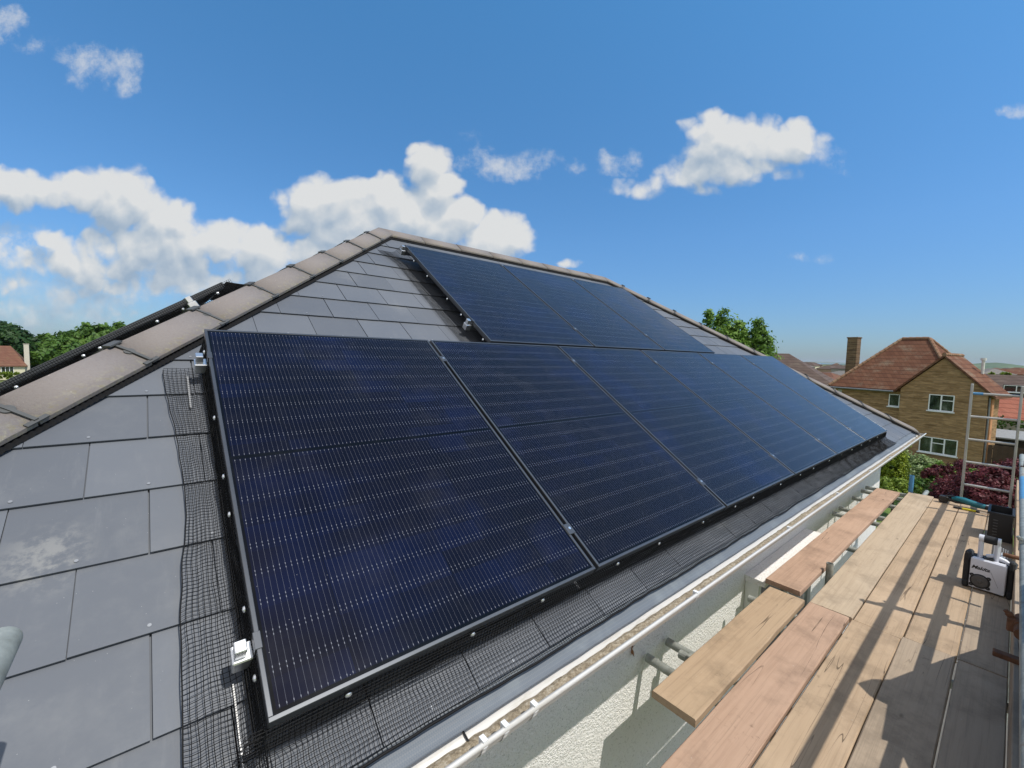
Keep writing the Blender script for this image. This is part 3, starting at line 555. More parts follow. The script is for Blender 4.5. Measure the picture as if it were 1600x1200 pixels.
# shrubs
def shrub(name, label, px, py, x, rad, mat, seed, clumps=60, per=45, size=.06, shape=1.0, cat='shrub', group=None, zc=None):
    p = at(px, py, 'x', x); rng = random.Random(seed); m = MB(); leaves(m, (0, 0, 0), rad, clumps, per, size, rng, fill=.3, shape=shape)
    o = m.build(name, mat, None, p); st = MB(); st.tube([(0, 0, GZ - p.z), (.02, .01, -rad[2] * .3)], [.05, .03], 7); st.build('stem', BARK, o); return tag(o, label, cat, group)
shrub('conifer_shrub', 'yellow-green conical conifer against the far end of the white wall', 1396, 732, 27, (.62, .62, 1.9), LY, 21, 320, 55, .06, .62, 'conifer')
shrub('variegated_shrub', 'rounded pale cream-green shrub between the conifer and the burgundy bushes', 1426, 738, 29, (1.3, 1.15, .85), LV, 22, 240, 55, .06)
shrub('leafy_shrub', 'low mid-green bush at the foot of the yellow conifer', 1397, 764, 23, (.8, .8, .42), LL, 23, 120, 50, .05)
shrub('leafy_shrub', 'small dark green mound just right of the blue tube top', 1448, 768, 23, (.7, .6, .42), LM, 24, 90, 50, .05)
shrub('leafy_shrub', 'bright green bush below the lower brick house window', 1472, 746, 27, (.9, .65, .55), LG, 25, 120, 50, .06)
shrub('leafy_shrub', 'fresh green bush seen through the ladder between burgundy leaves', 1527, 752, 24, (.6, .42, .45), LG, 26, 80, 45, .05)
shrub('burgundy_shrub', 'burgundy bush left of the ladder under the brick house window', 1466, 752, 26, (.8, .55, .62), LR, 27, 120, 50, .055)
shrub('burgundy_shrub', 'burgundy bush directly behind the left ladder rail', 1492, 780, 22, (1.1, .6, .75), LR, 28, 170, 55, .05)
shrub('burgundy_shrub', 'large burgundy bush seen between the two ladder rails', 1540, 781, 20, (1.2, .78, .95), LR, 29, 260, 55, .05)
shrub('burgundy_shrub', 'burgundy bush at the right edge beyond the right ladder rail', 1586, 765, 21, (1.0, .6, .95), LR, 30, 170, 55, .05)
shrub('burgundy_shrub', 'burgundy bush in front of the dark brown gate', 1510, 746, 27, (.9, .75, .62), LR, 31, 130, 50, .055)
m = MB(); pa, pb = at(1378, 765, 'z', GZ + .25), at(1475, 783, 'z', GZ + .25)
m.prism([pa, pb, pb + Vector((.3, 0, 0)), pa + Vector((.3, 0, 0))], (0, 0, -.25)); tag(m.build('garden_kerb', plain('red_brick_edging', (.16, .06, .04), .9)), 'low red-brown brick edging along the front of the flower bed', 'garden edging')
# distant rooftops
rng = random.Random(5); k = 0
roofs = [BROWN, OLDR, NR, BROWN, m_rooftile('grey_far_tile', (.16, .15, .14), (.22, .2, .18), (.25, .2, .15), .3, .3)]
walls = [CREAM, BRK, GREYW, FASC]
for (px0, px1, n_) in ((1236, 1336, 26), (1546, 1606, 26)):
    for q in range(n_):
        px = rng.uniform(px0, px1); dist = 95 * (1.105 ** q) * rng.uniform(.95, 1.05); d = MR @ Vector((px - 800, 0, F_PX)); d.z = 0; d.normalize(); p = CAM + d * dist
        he = rng.uniform(2.6, 5.0) if dist > 200 else rng.uniform(1.6, 2.6)
        o = far_house('distant_house', 'small distant house in the built-up area along the horizon', p.x, p.y, rng.uniform(0, 3.1), rng.uniform(8, 14), rng.uniform(7, 9), he, he + rng.uniform(1.4, 2.2), rng.choice(walls), rng.choice(roofs), group='distant houses near the horizon')
for (px0, px1, n_) in ((1250, 1336, 7), (1548, 1606, 9)):
    for q in range(n_):
        px = rng.uniform(px0, px1); dist = rng.uniform(120, 900)
        treeat('distant_tree', 'small distant tree among the rooftops near the horizon', px, dist, 577 + 1200 / dist, 2.2 + 280 / dist, rng.choice((LD, LM, LL)), 100 + q, clumps=30, per=30, size=.5 + dist / 800, lobes=2, group='distant trees near the horizon')
# ------------------------------------------------------------------ own house
house = thing('white_house', 'white roughcast house with grey slate hipped roof carrying the solar panels', 'house')
WY = .27; XW0, XW1 = -1.42, 8.5
m = MB(); m.box((XW0, WY, GZ), (XW1, 6.6, -.36)); wall = m.build('wall', REND, house)
# slates
def clip(poly, a, b, c):                        # keep a*u + b*v + c >= 0
    out = []
    for i in range(len(poly)):
        p, q = poly[i], poly[(i + 1) % len(poly)]; dp, dq = a * p[0] + b * p[1] + c, a * q[0] + b * q[1] + c
        if dp >= 0: out.append(p)
        if (dp >= 0) != (dq >= 0): t_ = dp / (dp - dq); out.append((p[0] + t_ * (q[0] - p[0]), p[1] + t_ * (q[1] - p[1])))
    return out
G_ = .245; sl = MB(); tones = []
def slate_face(sl, pt, umin, umax, v_off=0, parity=0, seed=1, riv=True):
    rng = random.Random(seed); nrow = int((VR - VE) / G_) + 1
    for k in range(nrow):
        vb = VE + G_ * k; u0 = (-.35 if k % 2 == 0 else -.20) - 6 * .3
        while u0 < umax(VE):
            jx = rng.uniform(-.0012, .0012); lift = rng.uniform(0, .0022); vj = rng.uniform(-.0015, .0015)
            q = [(u0 + .0018 + jx, vb + vj), (u0 + .3 - .0018 + jx, vb + vj), (u0 + .3 - .0018 + jx, vb + .50), (u0 + .0018 + jx, vb + .50)]
            q = clip(q, 1, -cP, -(umin(VE) + .05) + VE * cP); q = clip(q, -1, -cP, (umax(VE) - .05) + VE * cP); q = clip(q, 0, -1, VR - .02)
            if len(q) >= 3:
                top = [pt(p[0], p[1], DS + lift * (1 - (p[1] - vb) / .3) - (p[1] - vb) * .0085 / G_ + .002) for p in q]
                bot = [t_ - (pt(0, 0, .0048) - pt(0, 0, 0)) for t_ in top]; n_ = len(q); t1 = rng.random()
                nf = len(sl.f); sl.add(top + bot, [tuple(range(n_)), tuple(range(2 * n_ - 1, n_ - 1, -1))] + [(i, n_ + i, n_ + (i + 1) % n_, (i + 1) % n_) for i in range(n_)], 0)
                tones.extend([t1] * (len(sl.f) - nf))
                if riv and umin(vb) + .2 < u0 + .15 < umax(vb) - .2:
                    nf = len(sl.f); c_ = pt(u0 + .15 + jx * 3, vb + .022, DS + .0025); sl.disc(c_, pt(0, 0, 1) - pt(0, 0, 0), .0048, .0018, 8, 1); tones.extend([.5] * (len(sl.f) - nf))
            u0 += .3
slate_face(sl, rf, uL, uR)
roof = sl.build('roof', [SL, COPPER], house)
at_ = roof.data.attributes.new('tone', 'FLOAT', 'FACE'); at_.data.foreach_set('value', tones)
# hip-end faces and rear face (the frame of the left one: s along the eave (+y), v up the slope (+x))
E0 = rf(UL0, VE, DS)
def lf(s_, v, n=0.0): return Vector((E0.x + (v - VE) * cP - (n - DS) * sP, E0.y + s_, E0.z + (v - VE) * sP + (n - DS) * cP))
sl = MB(); tones = []; DEP = 2 * (VR - VE) * cP
slate_face(sl, lambda u, v, n=0: lf(u, v, n), lambda v: (v - VE) * cP, lambda v: DEP - (v - VE) * cP, riv=False, seed=2)
o = sl.build('hip_end_roof', [SL, COPPER], roof); a2 = o.data.attributes.new('tone', 'FLOAT', 'FACE'); a2.data.foreach_set('value', tones)
m = MB()   # sarking deck beneath all four slopes
A, B_, = rf(UL0, VE, DS - .035), rf(UR0, VE, DS - .035); Cc, Dd = B_ + Vector((0, DEP, 0)), A + Vector((0, DEP, 0)); R0, R1 = rf(uL(VR), VR, DS - .035), rf(uR(VR), VR, DS - .035)
m.add([A, B_, Cc, Dd, R0, R1], [(0, 1, 5, 4), (1, 2, 5), (2, 3, 4, 5), (3, 0, 4)]); dk = m.build('roof_deck', ROLL, roof)
# ridge and hip tiles
def ridge_tiles(P, Q, n1, n2, L, name, first_off=0.0, flip=False):
    """P->Q crest line, n1/n2 outward directions (unit, in the two slopes, pointing down and away)"""
    P = Vector(P); Q = Vector(Q); t = (Q - P).normalized(); tot = (Q - P).length; n_ = math.ceil((tot - first_off) / L); objs = []
    upv = -(n1 + n2).normalized()
    for k in range(n_):
        a = first_off + k * L; b = min(tot, a + L * .985)
        if b - a < .05: continue
        leg, th = .158, .016; prof = []
        for (n_dir, sg) in ((n1, 1), (n2, -1)): pass
        top = [n1 * leg, n1 * (leg * .45), n1 * .035, (n1 + n2) * .006, n2 * .035, n2 * (leg * .45), n2 * leg]
        bulge = [0, .006, .006, .010, .006, .006, 0]; tn = [1, .35, 0, 0, 0, .35, 1]
        vs = []; tt = []
        rr = random.Random(k * 7 + int(tot * 100)); j0 = rr.uniform(-.003, .003)
        for s_, r0 in ((a, .0), (a + (b - a) * .5, 0), (b, .0)):
            for i in range(7): vs.append(P + t * s_ + top[i] + upv * (bulge[i] + .038 + j0)); tt.append(tn[i])
        for s_ in (a, a + (b - a) * .5, b):
            for i in range(7): vs.append(P + t * s_ + top[i] * .97 + upv * (bulge[i] + .038 - th + j0)); tt.append(tn[i])
        fs = []
        for r in (0, 1):
            for i in range(6): fs.append((r * 7 + i, r * 7 + i + 1, (r + 1) * 7 + i + 1, (r + 1) * 7 + i)); fs.append((21 + r * 7 + i, 21 + (r + 1) * 7 + i, 21 + (r + 1) * 7 + i + 1, 21 + r * 7 + i + 1))
            fs.append((r * 7, (r + 1) * 7, 21 + (r + 1) * 7, 21 + r * 7)); fs.append((r * 7 + 6, 21 + r * 7 + 6, 21 + (r + 1) * 7 + 6, (r + 1) * 7 + 6))
        for r, o_ in ((0, 0), (14, 14)):
            for i in range(6): fs.append((r + i, 21 + r + i, 21 + r + i + 1, r + i + 1))
        mm = MB(); cen = P + t * (a + b) / 2
        mm.add([v - cen for v in vs], fs); mm.sm = [f[0] < 21 and abs(f[0] // 7 - f[2] // 7) <= 1 and max(f) < 21 for f in mm.f]
        ob = mm.build(name, TILE, roof, cen); av = ob.data.attributes.new('tone', 'FLOAT', 'POINT'); av.data.foreach_set('value', tt)
        # union clips at the joint: thin black strap, round disc, and end clips
        if a > first_off + .01 and name == 'hip_tile':
            cm = MB(); c0 = P + t * (a - .004); sv = []
            for i in range(7): sv.append(c0 + top[i] * 1.0 + upv * (bulge[i] + .0395))
            for i in range(6): cm.add([sv[i] - t * .006, sv[i + 1] - t * .006, sv[i + 1] + t * .006, sv[i] + t * .006, sv[i] - t * .006 + upv * .006, sv[i + 1] - t * .006 + upv * .006, sv[i + 1] + t * .006 + upv * .006, sv[i] + t * .006 + upv * .006], [(4, 5, 6, 7), (0, 1, 5, 4), (3, 2, 6, 7)])
            for nd, f in ((n1, .42), (n2, .42)):
                nn_ = (upv - nd * upv.dot(nd)).normalized(); cm.disc(c0 + nd * (leg * f) + upv * .041, nn_, .019, .005, 16)
            for nd in (n1, n2):
                nn_ = (upv - nd * upv.dot(nd)).normalized(); e = c0 + nd * (leg * .98) + upv * .036; cm.add([e - t * .034 - nd * .008, e + t * .034 - nd * .008, e + t * .034 + nd * .008, e - t * .034 + nd * .008] + [q + nn_ * .005 for q in (e - t * .034 - nd * .008, e + t * .034 - nd * .008, e + t * .034 + nd * .008, e - t * .034 + nd * .008)], [(0, 1, 2, 3), (4, 5, 6, 7), (0, 1, 5, 4), (1, 2, 6, 5), (2, 3, 7, 6), (3, 0, 4, 7)])
            cm.add([c0 - t * .028 + upv * .046 - (n1 - n2) * .010, c0 + t * .028 + upv * .046 - (n1 - n2) * .010, c0 + t * .028 + upv * .046 + (n1 - n2) * .010, c0 - t * .028 + upv * .046 + (n1 - n2) * .010] + [c0 + s1 * t * .028 + upv * .0525 + s2 * (n1 - n2) * .010 for s1, s2 in ((-1, -1), (1, -1), (1, 1), (-1, 1))], [(4, 5, 6, 7), (0, 1, 5, 4), (1, 2, 6, 5), (2, 3, 7, 6), (3, 0, 4, 7)])
            cm.build('tile_clip', TCLIP, roof)
    # corrugated black roll beneath
    rm = MB(); N_ = int(tot / .011)
    for nd in (n1, n2):
        nn_ = (upv - nd * upv.dot(nd)).normalized(); vs = []
        for i in range(N_ + 1):
            s_ = tot * i / N_; h_ = .006 if i % 2 else 0
            for (w0, z0) in ((.10, .010), (.156, .006), (.163, .002)): vs.append(P + t * s_ + nd * w0 + nn_ * (z0 + h_ * (1 if w0 < .18 else .4)))
        rm.add(vs, [(i * 3 + j, i * 3 + j + 1, i * 3 + j + 4, i * 3 + j + 3) for i in range(N_) for j in (0, 1)])
    rm.build('ridge_roll', ROLL, roof)
slope_m = (rf(0, 0) - rf(0, 1)).normalized()                       # down the main slope
def perp_in(n_, t, ref):                                            # direction in plane n_, perpendicular to t, on the side of ref
    a = n_.cross(t).normalized(); return a if a.dot(ref) > 0 else -a
apL, apR = rf(uL(VR), VR, DS), rf(uR(VR), VR, DS); eL, eR = rf(UL0, VE, DS), rf(UR0, VE, DS)
nL = Vector((-sP, 0, cP)); nR = Vector((sP, 0, cP)); nBk = Vector((0, sP, cP))
tL = (apL - eL).normalized(); tR = (apR - eR).normalized(); eBL = eL + Vector((0, DEP, 0)); eBR = eR + Vector((0, DEP, 0))
ridge_tiles(eL, apL, perp_in(NRM, tL, Vector((1, -1, 0))), perp_in(nL, tL, Vector((-1, 1, 0))), .452, 'hip_tile', .02)
ridge_tiles(eR, apR, perp_in(NRM, tR, Vector((-1, -1, 0))), perp_in(nR, tR, Vector((1, 1, 0))), .452, 'hip_tile', .02)
ridge_tiles(apL, apR, slope_m, Vector((0, cP, -sP)), .4686, 'ridge_tile', .0)
# eave tray, gutter
XG0, XG1 = -1.80, 8.84
m = MB()
def strip(m, prof, x0, x1, mi=0, n=1, jit=0, seed=0):
    vs = []
    for i in range(n + 1):
        x = x0 + (x1 - x0) * i / n
        for j, (y, z) in enumerate(prof): vs.append((x, y + jit * nz(x * 9, j * .7, seed), z + jit * .6 * nz(x * 11, j * .9, seed + 3)))
    k = len(prof); m.add(vs, [(i * k + j, (i + 1) * k + j, (i + 1) * k + j + 1, i * k + j + 1) for i in range(n) for j in range(k - 1)], mi, k > 4)
strip(m, [(.03, -.150), (-.032, -.190), (-.060, -.205), (-.084, -.217), (-.086, -.222)], XG0 + .03, XG1 - .03, 0, 120, .0025, 2)
m.build('eave_tray', EAVE, house)
# eaves soffit and fascia board behind the gutter
m = MB(); m.box((XG0 + .06, -.058, -.36), (XG1 - .06, -.040, -.21)); m.box((XG0 + .06, -.037, -.36), (XG1 - .06, WY - .003, -.345)); m.build('fascia', WWIN, house)
m = MB(); Gc = -.110; pr = []; 
for i in range(15): th = PI * i / 14; pr.append((Gc + .053 * math.cos(th), -.211 - .055 * math.sin(th)))
outer = [(Gc + (y - Gc) * 1.06, -.213 + (z + .213) * 1.06) for y, z in pr]
pr2 = [(pr[0][0] , -.206)] + pr + [(pr[-1][0], -.200), (pr[-1][0] - .010, -.200), (pr[-1][0] - .010, -.212)] + outer[::-1][1:]
strip(m, pr2, XG0, XG1, 0, 40)
for x in (XG0, XG1): m.add([(x, y, z) for y, z in pr], [tuple(range(len(pr)))])
gut = m.build('gutter', PVC, house)
m = MB(); vs = []; n_ = 900
for i in range(n_ + 1):
    x = XG0 + .01 + (XG1 - XG0 - .02) * i / n_; lv = -.247 + .007 * nz(x * 1.1, 2) + .004 * nz(x * 5, 5)
    a0 = math.acos(max(-1, min(1, (-.211 - lv) / .0535)))      # half-angle of the filled segment
    for j in range(11):
        t_ = j / 10; h_ = math.sin(a0) * .0535; back = .62 + .16 * nz(x * 1.3, 7) + .10 * nz(x * 21, 9); y = Gc + h_ * (back - (1 + back) * t_)
        floor = -.211 - math.sqrt(max(0, .0542 ** 2 - (y - Gc) ** 2)); e = min(1, 4 * t_)
        vs.append((x, y, floor + .0008 + max(0, lv - floor) * e + (.004 * nz(x * 60, y * 60, 1) + .002 * nz(x * 160, y * 160, 4)) * e * (t_ < .95)))
m.add(vs, [(i * 11 + j, (i + 1) * 11 + j, (i + 1) * 11 + j + 1, i * 11 + j + 1) for i in range(n_) for j in range(10)], 0, True); m.build('gutter_grit', DIRT, gut)
for xb in (-.9, .475, .549, .661, 1.64, 2.83, 3.95, 5.1, 6.1, 7.0, 7.9):
    m = MB(); w_ = .0075
    pb = [(Gc + (y - Gc) * 1.10, -.213 + (z + .213) * 1.10) for y, z in pr]
    vs = [(xb - w_, y, z) for y, z in pb] + [(xb + w_, y, z) for y, z in pb]; L_ = len(pb)
    m.add(vs, [(i, i + 1, L_ + i + 1, L_ + i) for i in range(L_ - 1)]); m.box((xb - w_, Gc - .0625, -.216), (xb + w_, Gc - .040, -.1955)); m.build('gutter_bracket', WWIN, gut)
m = MB(); m.tube([(.47, Gc + .048, -.236), (.475, Gc + .02, -.256), (.48, Gc - .02, -.256), (.487, Gc - .049, -.222)], .003, 6); m.build('gutter_seal', RUBBER, gut)
# hood over the upper window
m = MB(); x0, x1 = 3.36, 4.86
m.prism([(x0, WY - .002, -.855), (x0, .118, -.862), (x0, .118, -.90), (x0, WY - .002, -.90)], (x1 - x0, 0, 0)); hood = m.build('window_hood', REND, house)
m = MB(); m.box((x0 + .02, .17, -2.1), (x0 + .075, WY - .003, -.903)); m.box((x1 - .075, .17, -2.1), (x1 - .02, WY - .003, -.903)); m.box((x0 + .02, .155, -2.16), (x1 - .02, WY - .003, -2.103)); m.box((x0 + .70, .17, -2.1), (x0 + .76, .26, -.903)); wf = m.build('window', WWIN, house)
m = MB(); m.box((x0 + .078, .195, -2.1), (x1 - .078, .21, -.906)); m.box((x0 + .022, .18, -2.1), (x0 + .03, WY - .04, -.906)); m.build('pane', GLASS, wf)
# ------------------------------------------------------------------ solar panels
PW, PH, GP = 1.134, 1.645, .020
def make_panel(label):
    t = thing('solar_panel', label, 'solar panel', group='black solar panels on the slate roof')
    m = MB(); th = .033; lip = .011
    for (a, b, c, d) in ((0, PW, 0, lip), (0, PW, PH - lip, PH), (0, lip, lip, PH - lip), (PW - lip, PW, lip, PH - lip)): m.bbox((a, c, -th), (b, d, 0), .0012)
    m.build('frame', FRAME, t); m = MB(); m.box((lip - .001, lip - .001, -.006), (PW - lip + .001, PH - lip + .001, -.0018)); m.build('cell_glass', CELL, t)
    m = MB(); m.box((.45, PH / 2 - .06, -.024), (.68, PH / 2 + .06, -.0065)); m.build('junction_box', BLACKP, t); return t
labs = ['nearest and largest solar panel at the left end of the lower row', 'second solar panel from the left in the lower row', 'third solar panel from the left in the lower row', 'fourth solar panel from the left in the lower row, fifth from the right hip being next', 'fifth solar panel from the left in the lower row', 'farthest solar panel at the right end of the lower row']
labs[3] = 'fourth solar panel from the left in the lower row, above the middle of the boards'
proto = make_panel(labs[0])
for k in range(6):
    o = proto if k == 0 else dup(proto); o.location = rf(k * (PW + GP), 0); o.rotation_euler = (PIT, 0, 0); o['label'] = labs[k]
UU, VU = 1.645, PH + .026
for k, lb in enumerate(('left solar panel of the upper row, beside the bare slates', 'middle solar panel of the three in the upper row', 'right solar panel of the upper row, touching the far hip tiles')):
    o = dup(proto); o.location = rf(UU + k * (PW + GP), VU); o.rotation_euler = (PIT, 0, 0); o['label'] = lb
# array on the left hip end, seen edge on
LS0 = 2.30 - E0.y; LV_ = VE + (.17 - E0.x) / cP + .08 - PH
Rl = Matrix((( 0, cP, -sP), (-1, 0, 0), (0, sP, cP)))   # local x -> -y, local y -> up the slope, normal
for k, lb in enumerate(('solar panel on the left hip slope seen edge on above the hip tiles', 'solar panel on the left hip slope hidden behind the edge-on one')):
    o = dup(proto); p = lf(LS0 + (k + 1) * PW + k * GP, LV_, 0); o.matrix_world = Matrix.Translation(p) @ Rl.to_4x4(); o['label'] = lb
# rails
def rail(label, pts_fn, s0, s1, v, ends, clamps):
    t = thing('mounting_rail', label, 'mounting rail', group='aluminium rails under the solar panels'); m = MB()
    m.box((s0, v - .02, -.075), (s1, v + .02, -.035), 0, pts_fn); m.build('rail', ALU, t)
    for e, sg in ends:
        m = MB(); m.bbox((e - (.048 if sg < 0 else -.0), v - .024, -.080), (e + (.0 if sg < 0 else .048), v + .024, -.034), .003, 0, pts_fn); m.bbox((e + sg * .042 - .022 + .02, v - .015, -.033), (e + sg * .042 + .004 + .02, v + .015, .002), .002, 0, pts_fn)
        m.build('end_clamp', ALU, t); m = MB(); m.tube([pts_fn(e + sg * .028, v, -.034), pts_fn(e + sg * .028, v, -.020)], .008, 8); m.build('bolt', ALU, t)
        m = MB(); m.bbox((e - .004 if sg < 0 else e - .013, v - .022, -.034), (e + .013 if sg < 0 else e + .004, v + .022, .0025), .001, 0, pts_fn); m.build('clamp_cap', FRAME, t)
    for c_ in clamps:
        m = MB(); m.bbox((c_ - .019, v - .025, -.030), (c_ + .019, v + .025, .0035), .0012, 0, pts_fn); m.build('mid_clamp', FRAME, t); m = MB(); m.tube([pts_fn(c_, v, .003), pts_fn(c_, v, .0075)], .0065, 8); m.build('bolt', ALU, t)
    m = MB(); s_ = s0 + .25
    while s_ < s1: m.box((s_ - .02, v - .03, DS + .012), (s_ + .02, v + .012, -.076), 0, pts_fn); s_ += 1.1
    m.build('roof_hook', ALU, t)
    return t
F_ = lambda u, v, n: rf(u, v, n)
mids = [k * (PW + GP) - GP / 2 for k in range(1, 6)]
rail('lower aluminium rail under the lower row with a bright end clamp near the camera', F_, -.015, 6.93, .188, ((0, -1),), mids)
rail('upper aluminium rail under the lower row ending beside the left hip', F_, -.015, 6.93, 1.436, ((0, -1),), mids)
mu = [UU + k * (PW + GP) - GP / 2 for k in (1, 2)]
rail('lower rail of the upper row, its end standing out in the black shadow', F_, UU - .015, 5.12, 1.955, ((UU, -1),), mu)
rail('upper rail of the upper row ending just below the ridge tiles', F_, UU - .015, 5.12, 3.27, ((UU, -1),), mu)
FL = lambda s_, v, n: lf(s_, v, n)
for v_, lb in ((LV_ + .2, 'lower rail of the edge-on panels behind the hip tiles'), (LV_ + 1.43, 'upper rail of the edge-on panels, silver bracket visible above the hip tiles')): rail(lb, FL, LS0 - .015, LS0 + 2.3, v_, ((LS0, -1),), [LS0 + PW + .01])
# roof hooks: two bright straps showing through the netting near the corner
m = MB(); m.box((-.045, -.10, DS + .004), (-.0415, .16, DS + .007), 0, rf); tag(m.build('cable_strap', STRAPM), 'thin bright metal strap lying on the slates under the netting at lower left', 'strap')
m = MB(); m.box((-.072, 1.24, DS + .006), (-.066, 1.45, DS + .010), 0, rf)
tag(m.build('cable_strap', STRAPM), 'thin bright metal strap under the netting beside the upper rail clamp near the hip', 'strap')
# ------------------------------------------------------------------ bird netting
def lerp_prof(prof, t_):
    t_ = t_ * (len(prof) - 1); i = min(int(t_), len(prof) - 2); f = t_ - i; return prof[i][0] + (prof[i + 1][0] - prof[i][0]) * f, prof[i][1] + (prof[i + 1][1] - prof[i][1]) * f
def resample(prof, step):
    P_ = [Vector(p) for p in prof]; out = [P_[0]]; acc = 0
    for a, b in zip(P_, P_[1:]):
        L = (b - a).length; d = step - acc
        while d <= L: out.append(a.lerp(b, d / L)); d += step
        acc = L - (d - step)
    return out
def clips(t, pts, nrm_dir):
    for p in pts:
        m = MB(); m.tube([(0, 0, 0), tuple(nrm_dir * .004), tuple(nrm_dir * .006)], [.0095, .008, .002], 10); m.build('mesh_clip', CLIP, t, p)
# lower skirt
t = thing('bird_netting', 'black wire netting laid along the eave below the lower row of panels', 'bird netting')
pr_ = resample([(-.004, -.030), (-.018, -.070), (-.030, -.104), (-.052, -.118), (-.080, -.1205), (-.152, -.1215)], .0118)
nu, nv = 578, len(pr_) - 1; US, UE = -.05, 6.94
def f_low(i, j):
    u = US + (UE - US) * i / nu; q = pr_[j]; k = j / nv; fl = max(0, u - 6.7) * .9 * k + min(0, u - .05) * .6 * k
    wob = .006 * nz(u * 3.1, j * .3, 2) + .003 * nz(u * 14, j * .6, 3)
    return rf(u + fl + .004 * nz(u * 9, j * .35, 9), q[0] + wob * k + .004 * nz(u * 2, 1), q[1] + (.004 + .004 * nz(u * 6, j * .3, 5)) * (1 if k > .4 else .3))
net_quads(f_low, nu, nv, .0023, 'netting', t)
def f_low2(i, j): u = US + (UE - US) * (i + .5) / nu; k = j / 8; return rf(u, .004 - .020 * k + .004 * nz(u * 5, j, 2), -.034 - .084 * k)
net_quads(f_low2, nu - 1, 8, .0026, 'shade_netting', t)  # second net layer added to darken the shaded band below the panels
m = MB(); pts = [f_low(i, nv) + NRM * .002 for i in range(0, nu + 1, 2)]; m.tube(pts, .0040, 6); m.build('edge_wire', WIRE, t)
clips(t, [rf(u, -.006, -.030 - .012) for u in (.18, .56, .86, 1.30, 1.62, 2.05, 2.45, 2.72, 3.2, 3.62, 3.95, 4.4, 4.8, 5.2, 5.6, 6.0, 6.4)], slope_m)
# left skirt
t = thing('bird_netting', 'black wire netting down the left side of the nearest panel', 'bird netting')
pl = resample([(-.004, -.030), (-.012, -.075), (-.022, -.108), (-.045, -.118), (-.13, -.1205)], .0118); nv2 = len(pl) - 1; V0, V1 = -.145, 1.50; nu2 = int((V1 - V0) / .0118)
def f_left(i, j):
    v = V0 + (V1 - V0) * i / nu2; q = pl[j]; k = j / nv2; w_ = 1 + .15 * k * math.sin(v * 4.6 + 1.0) + .08 * k * nz(v * 3, 1, 7) + .10 * k * max(0, .3 - v)
    lift = (.012 * math.exp(-((v - .2) / .06) ** 2) * k)
    return rf(q[0] * w_ + .003 * nz(v * 12, j * .5, 1), v + .010 * k * nz(v * 3, j * .4, 6), q[1] + lift + (.004 + .004 * nz(v * 6, j * .4, 5)) * (1 if k > .4 else .3))
net_quads(f_left, nu2, nv2, .0023, 'netting', t)
def f_left2(i, j): v = V0 + .14 + (V1 - V0) * (i + .5) / nu2; k = j / 8; return rf(.004 - .020 * k + .003 * nz(v * 5, j, 2), v, -.034 - .084 * k)
net_quads(f_left2, nu2 - 1, 8, .0026, 'shade_netting', t)  # extra net layer added to deepen the shade beside the panel
m = MB(); m.tube([f_left(i, nv2) + NRM * .001 for i in range(0, nu2 + 1, 2)], .0016, 6); m.build('edge_wire', WIRE, t)
clips(t, [rf(-.006, v, -.042) for v in (.12, .30, .62, .78, 1.08, 1.52)], Vector((-1, 0, 0)))
# dark band between frame and netting, deepened by the added net layer above
# upper left skirt
t = thing('bird_netting', 'fine black netting left of the upper row of panels', 'bird netting')
V0u, V1u = VU + .0, VU + PH + .05; nu3 = int((V1u - V0u) / .0118)
def f_up(i, j):
    v = V0u + (V1u - V0u) * i / nu3; q = pl[j]; k = j / nv2; e = max(0, v - (V1u - .25)) * .35 * k
    return rf(UU + q[0] * (1.0 + .05 * k * nz(v * 3, 2, 1)) - e, v, q[1] + (.004 + .004 * nz(v * 6, j * .4, 8)) * (1 if k > .4 else .3))
net_quads(f_up, nu3, nv2, .0022, 'netting', t)
clips(t, [rf(UU - .006, v, -.042) for v in (1.75, 2.1, 2.35, 2.75, 3.05)], Vector((-1, 0, 0)))
# skirt of the edge-on array
t = thing('bird_netting', 'black netting hanging from the edge-on panels behind the left hip tiles', 'bird netting')
pls = [(0, -.004), (-.004, -.05), (-.010, -.095), (-.05, -.118), (-.12, -.121)]; pls = resample([(a, b) for a, b in pls], .0118); nv4 = len(pls) - 1; n4 = int((PH + .1) / .0118)
def f_hip(i, j):
    v = LV_ - .05 + (PH + .1) * i / n4; q = pls[j]; k = j / nv4; return lf(LS0 + q[0], v, q[1] + .004 * nz(v * 7, j * .4, 3))
net_quads(f_hip, n4, nv4, .0030, 'netting', t)
def f_top(i, j):
    s_ = LS0 - .12 + 1.3 * i / 110; k = j / 16; return lf(s_, LV_ + PH + .004 + .20 * k, -.02 * (1 - k) - .118 * k + .004 - .02 * math.sin(k * PI))
net_quads(f_top, 110, 16, .0022, 'netting', t)
clips(t, [lf(LS0 - .004, LV_ + PH - d_v, -.02 - .03) for d_v in (.06, .27, .42, .72, .80, 1.10, 1.21, 1.45, 1.60)], Vector((0, -1, 0)))
# ------------------------------------------------------------------ scaffold
ZD = -.82
sc = thing('scaffold', 'galvanised tube scaffold standing along the white wall under the boards', 'scaffold', (3, -.5, GZ))
def sct(name, p, q, r=.0242, mat=GALV, hollow=.84):
    m = MB(); a = Vector(p); b = Vector(q); c_ = (a + b) / 2; m.tube([a - c_, b - c_], r, 20, 0, True, True, hollow); return m.build(name, mat, sc, c_ - Vector((3, -.5, GZ)))
def coupler(p, ax, mat=RUST, rot=0):
    m = MB(); ax = Vector(ax).normalized(); m.tube([-ax * .028, ax * .028], .032, 14, 0, True, False, .78); s1 = ax.orthogonal().normalized(); m.bbox((-.02, -.045, -.03), (.02, .045, .03), .004); m.tube([s1 * .02, s1 * .075], .009, 8); m.tube([s1 * .05, s1 * .062], .014, 6)
    m.build('coupler', mat, sc, Vector(p) - Vector((3, -.5, GZ)))
zt = ZD - .038 - .026
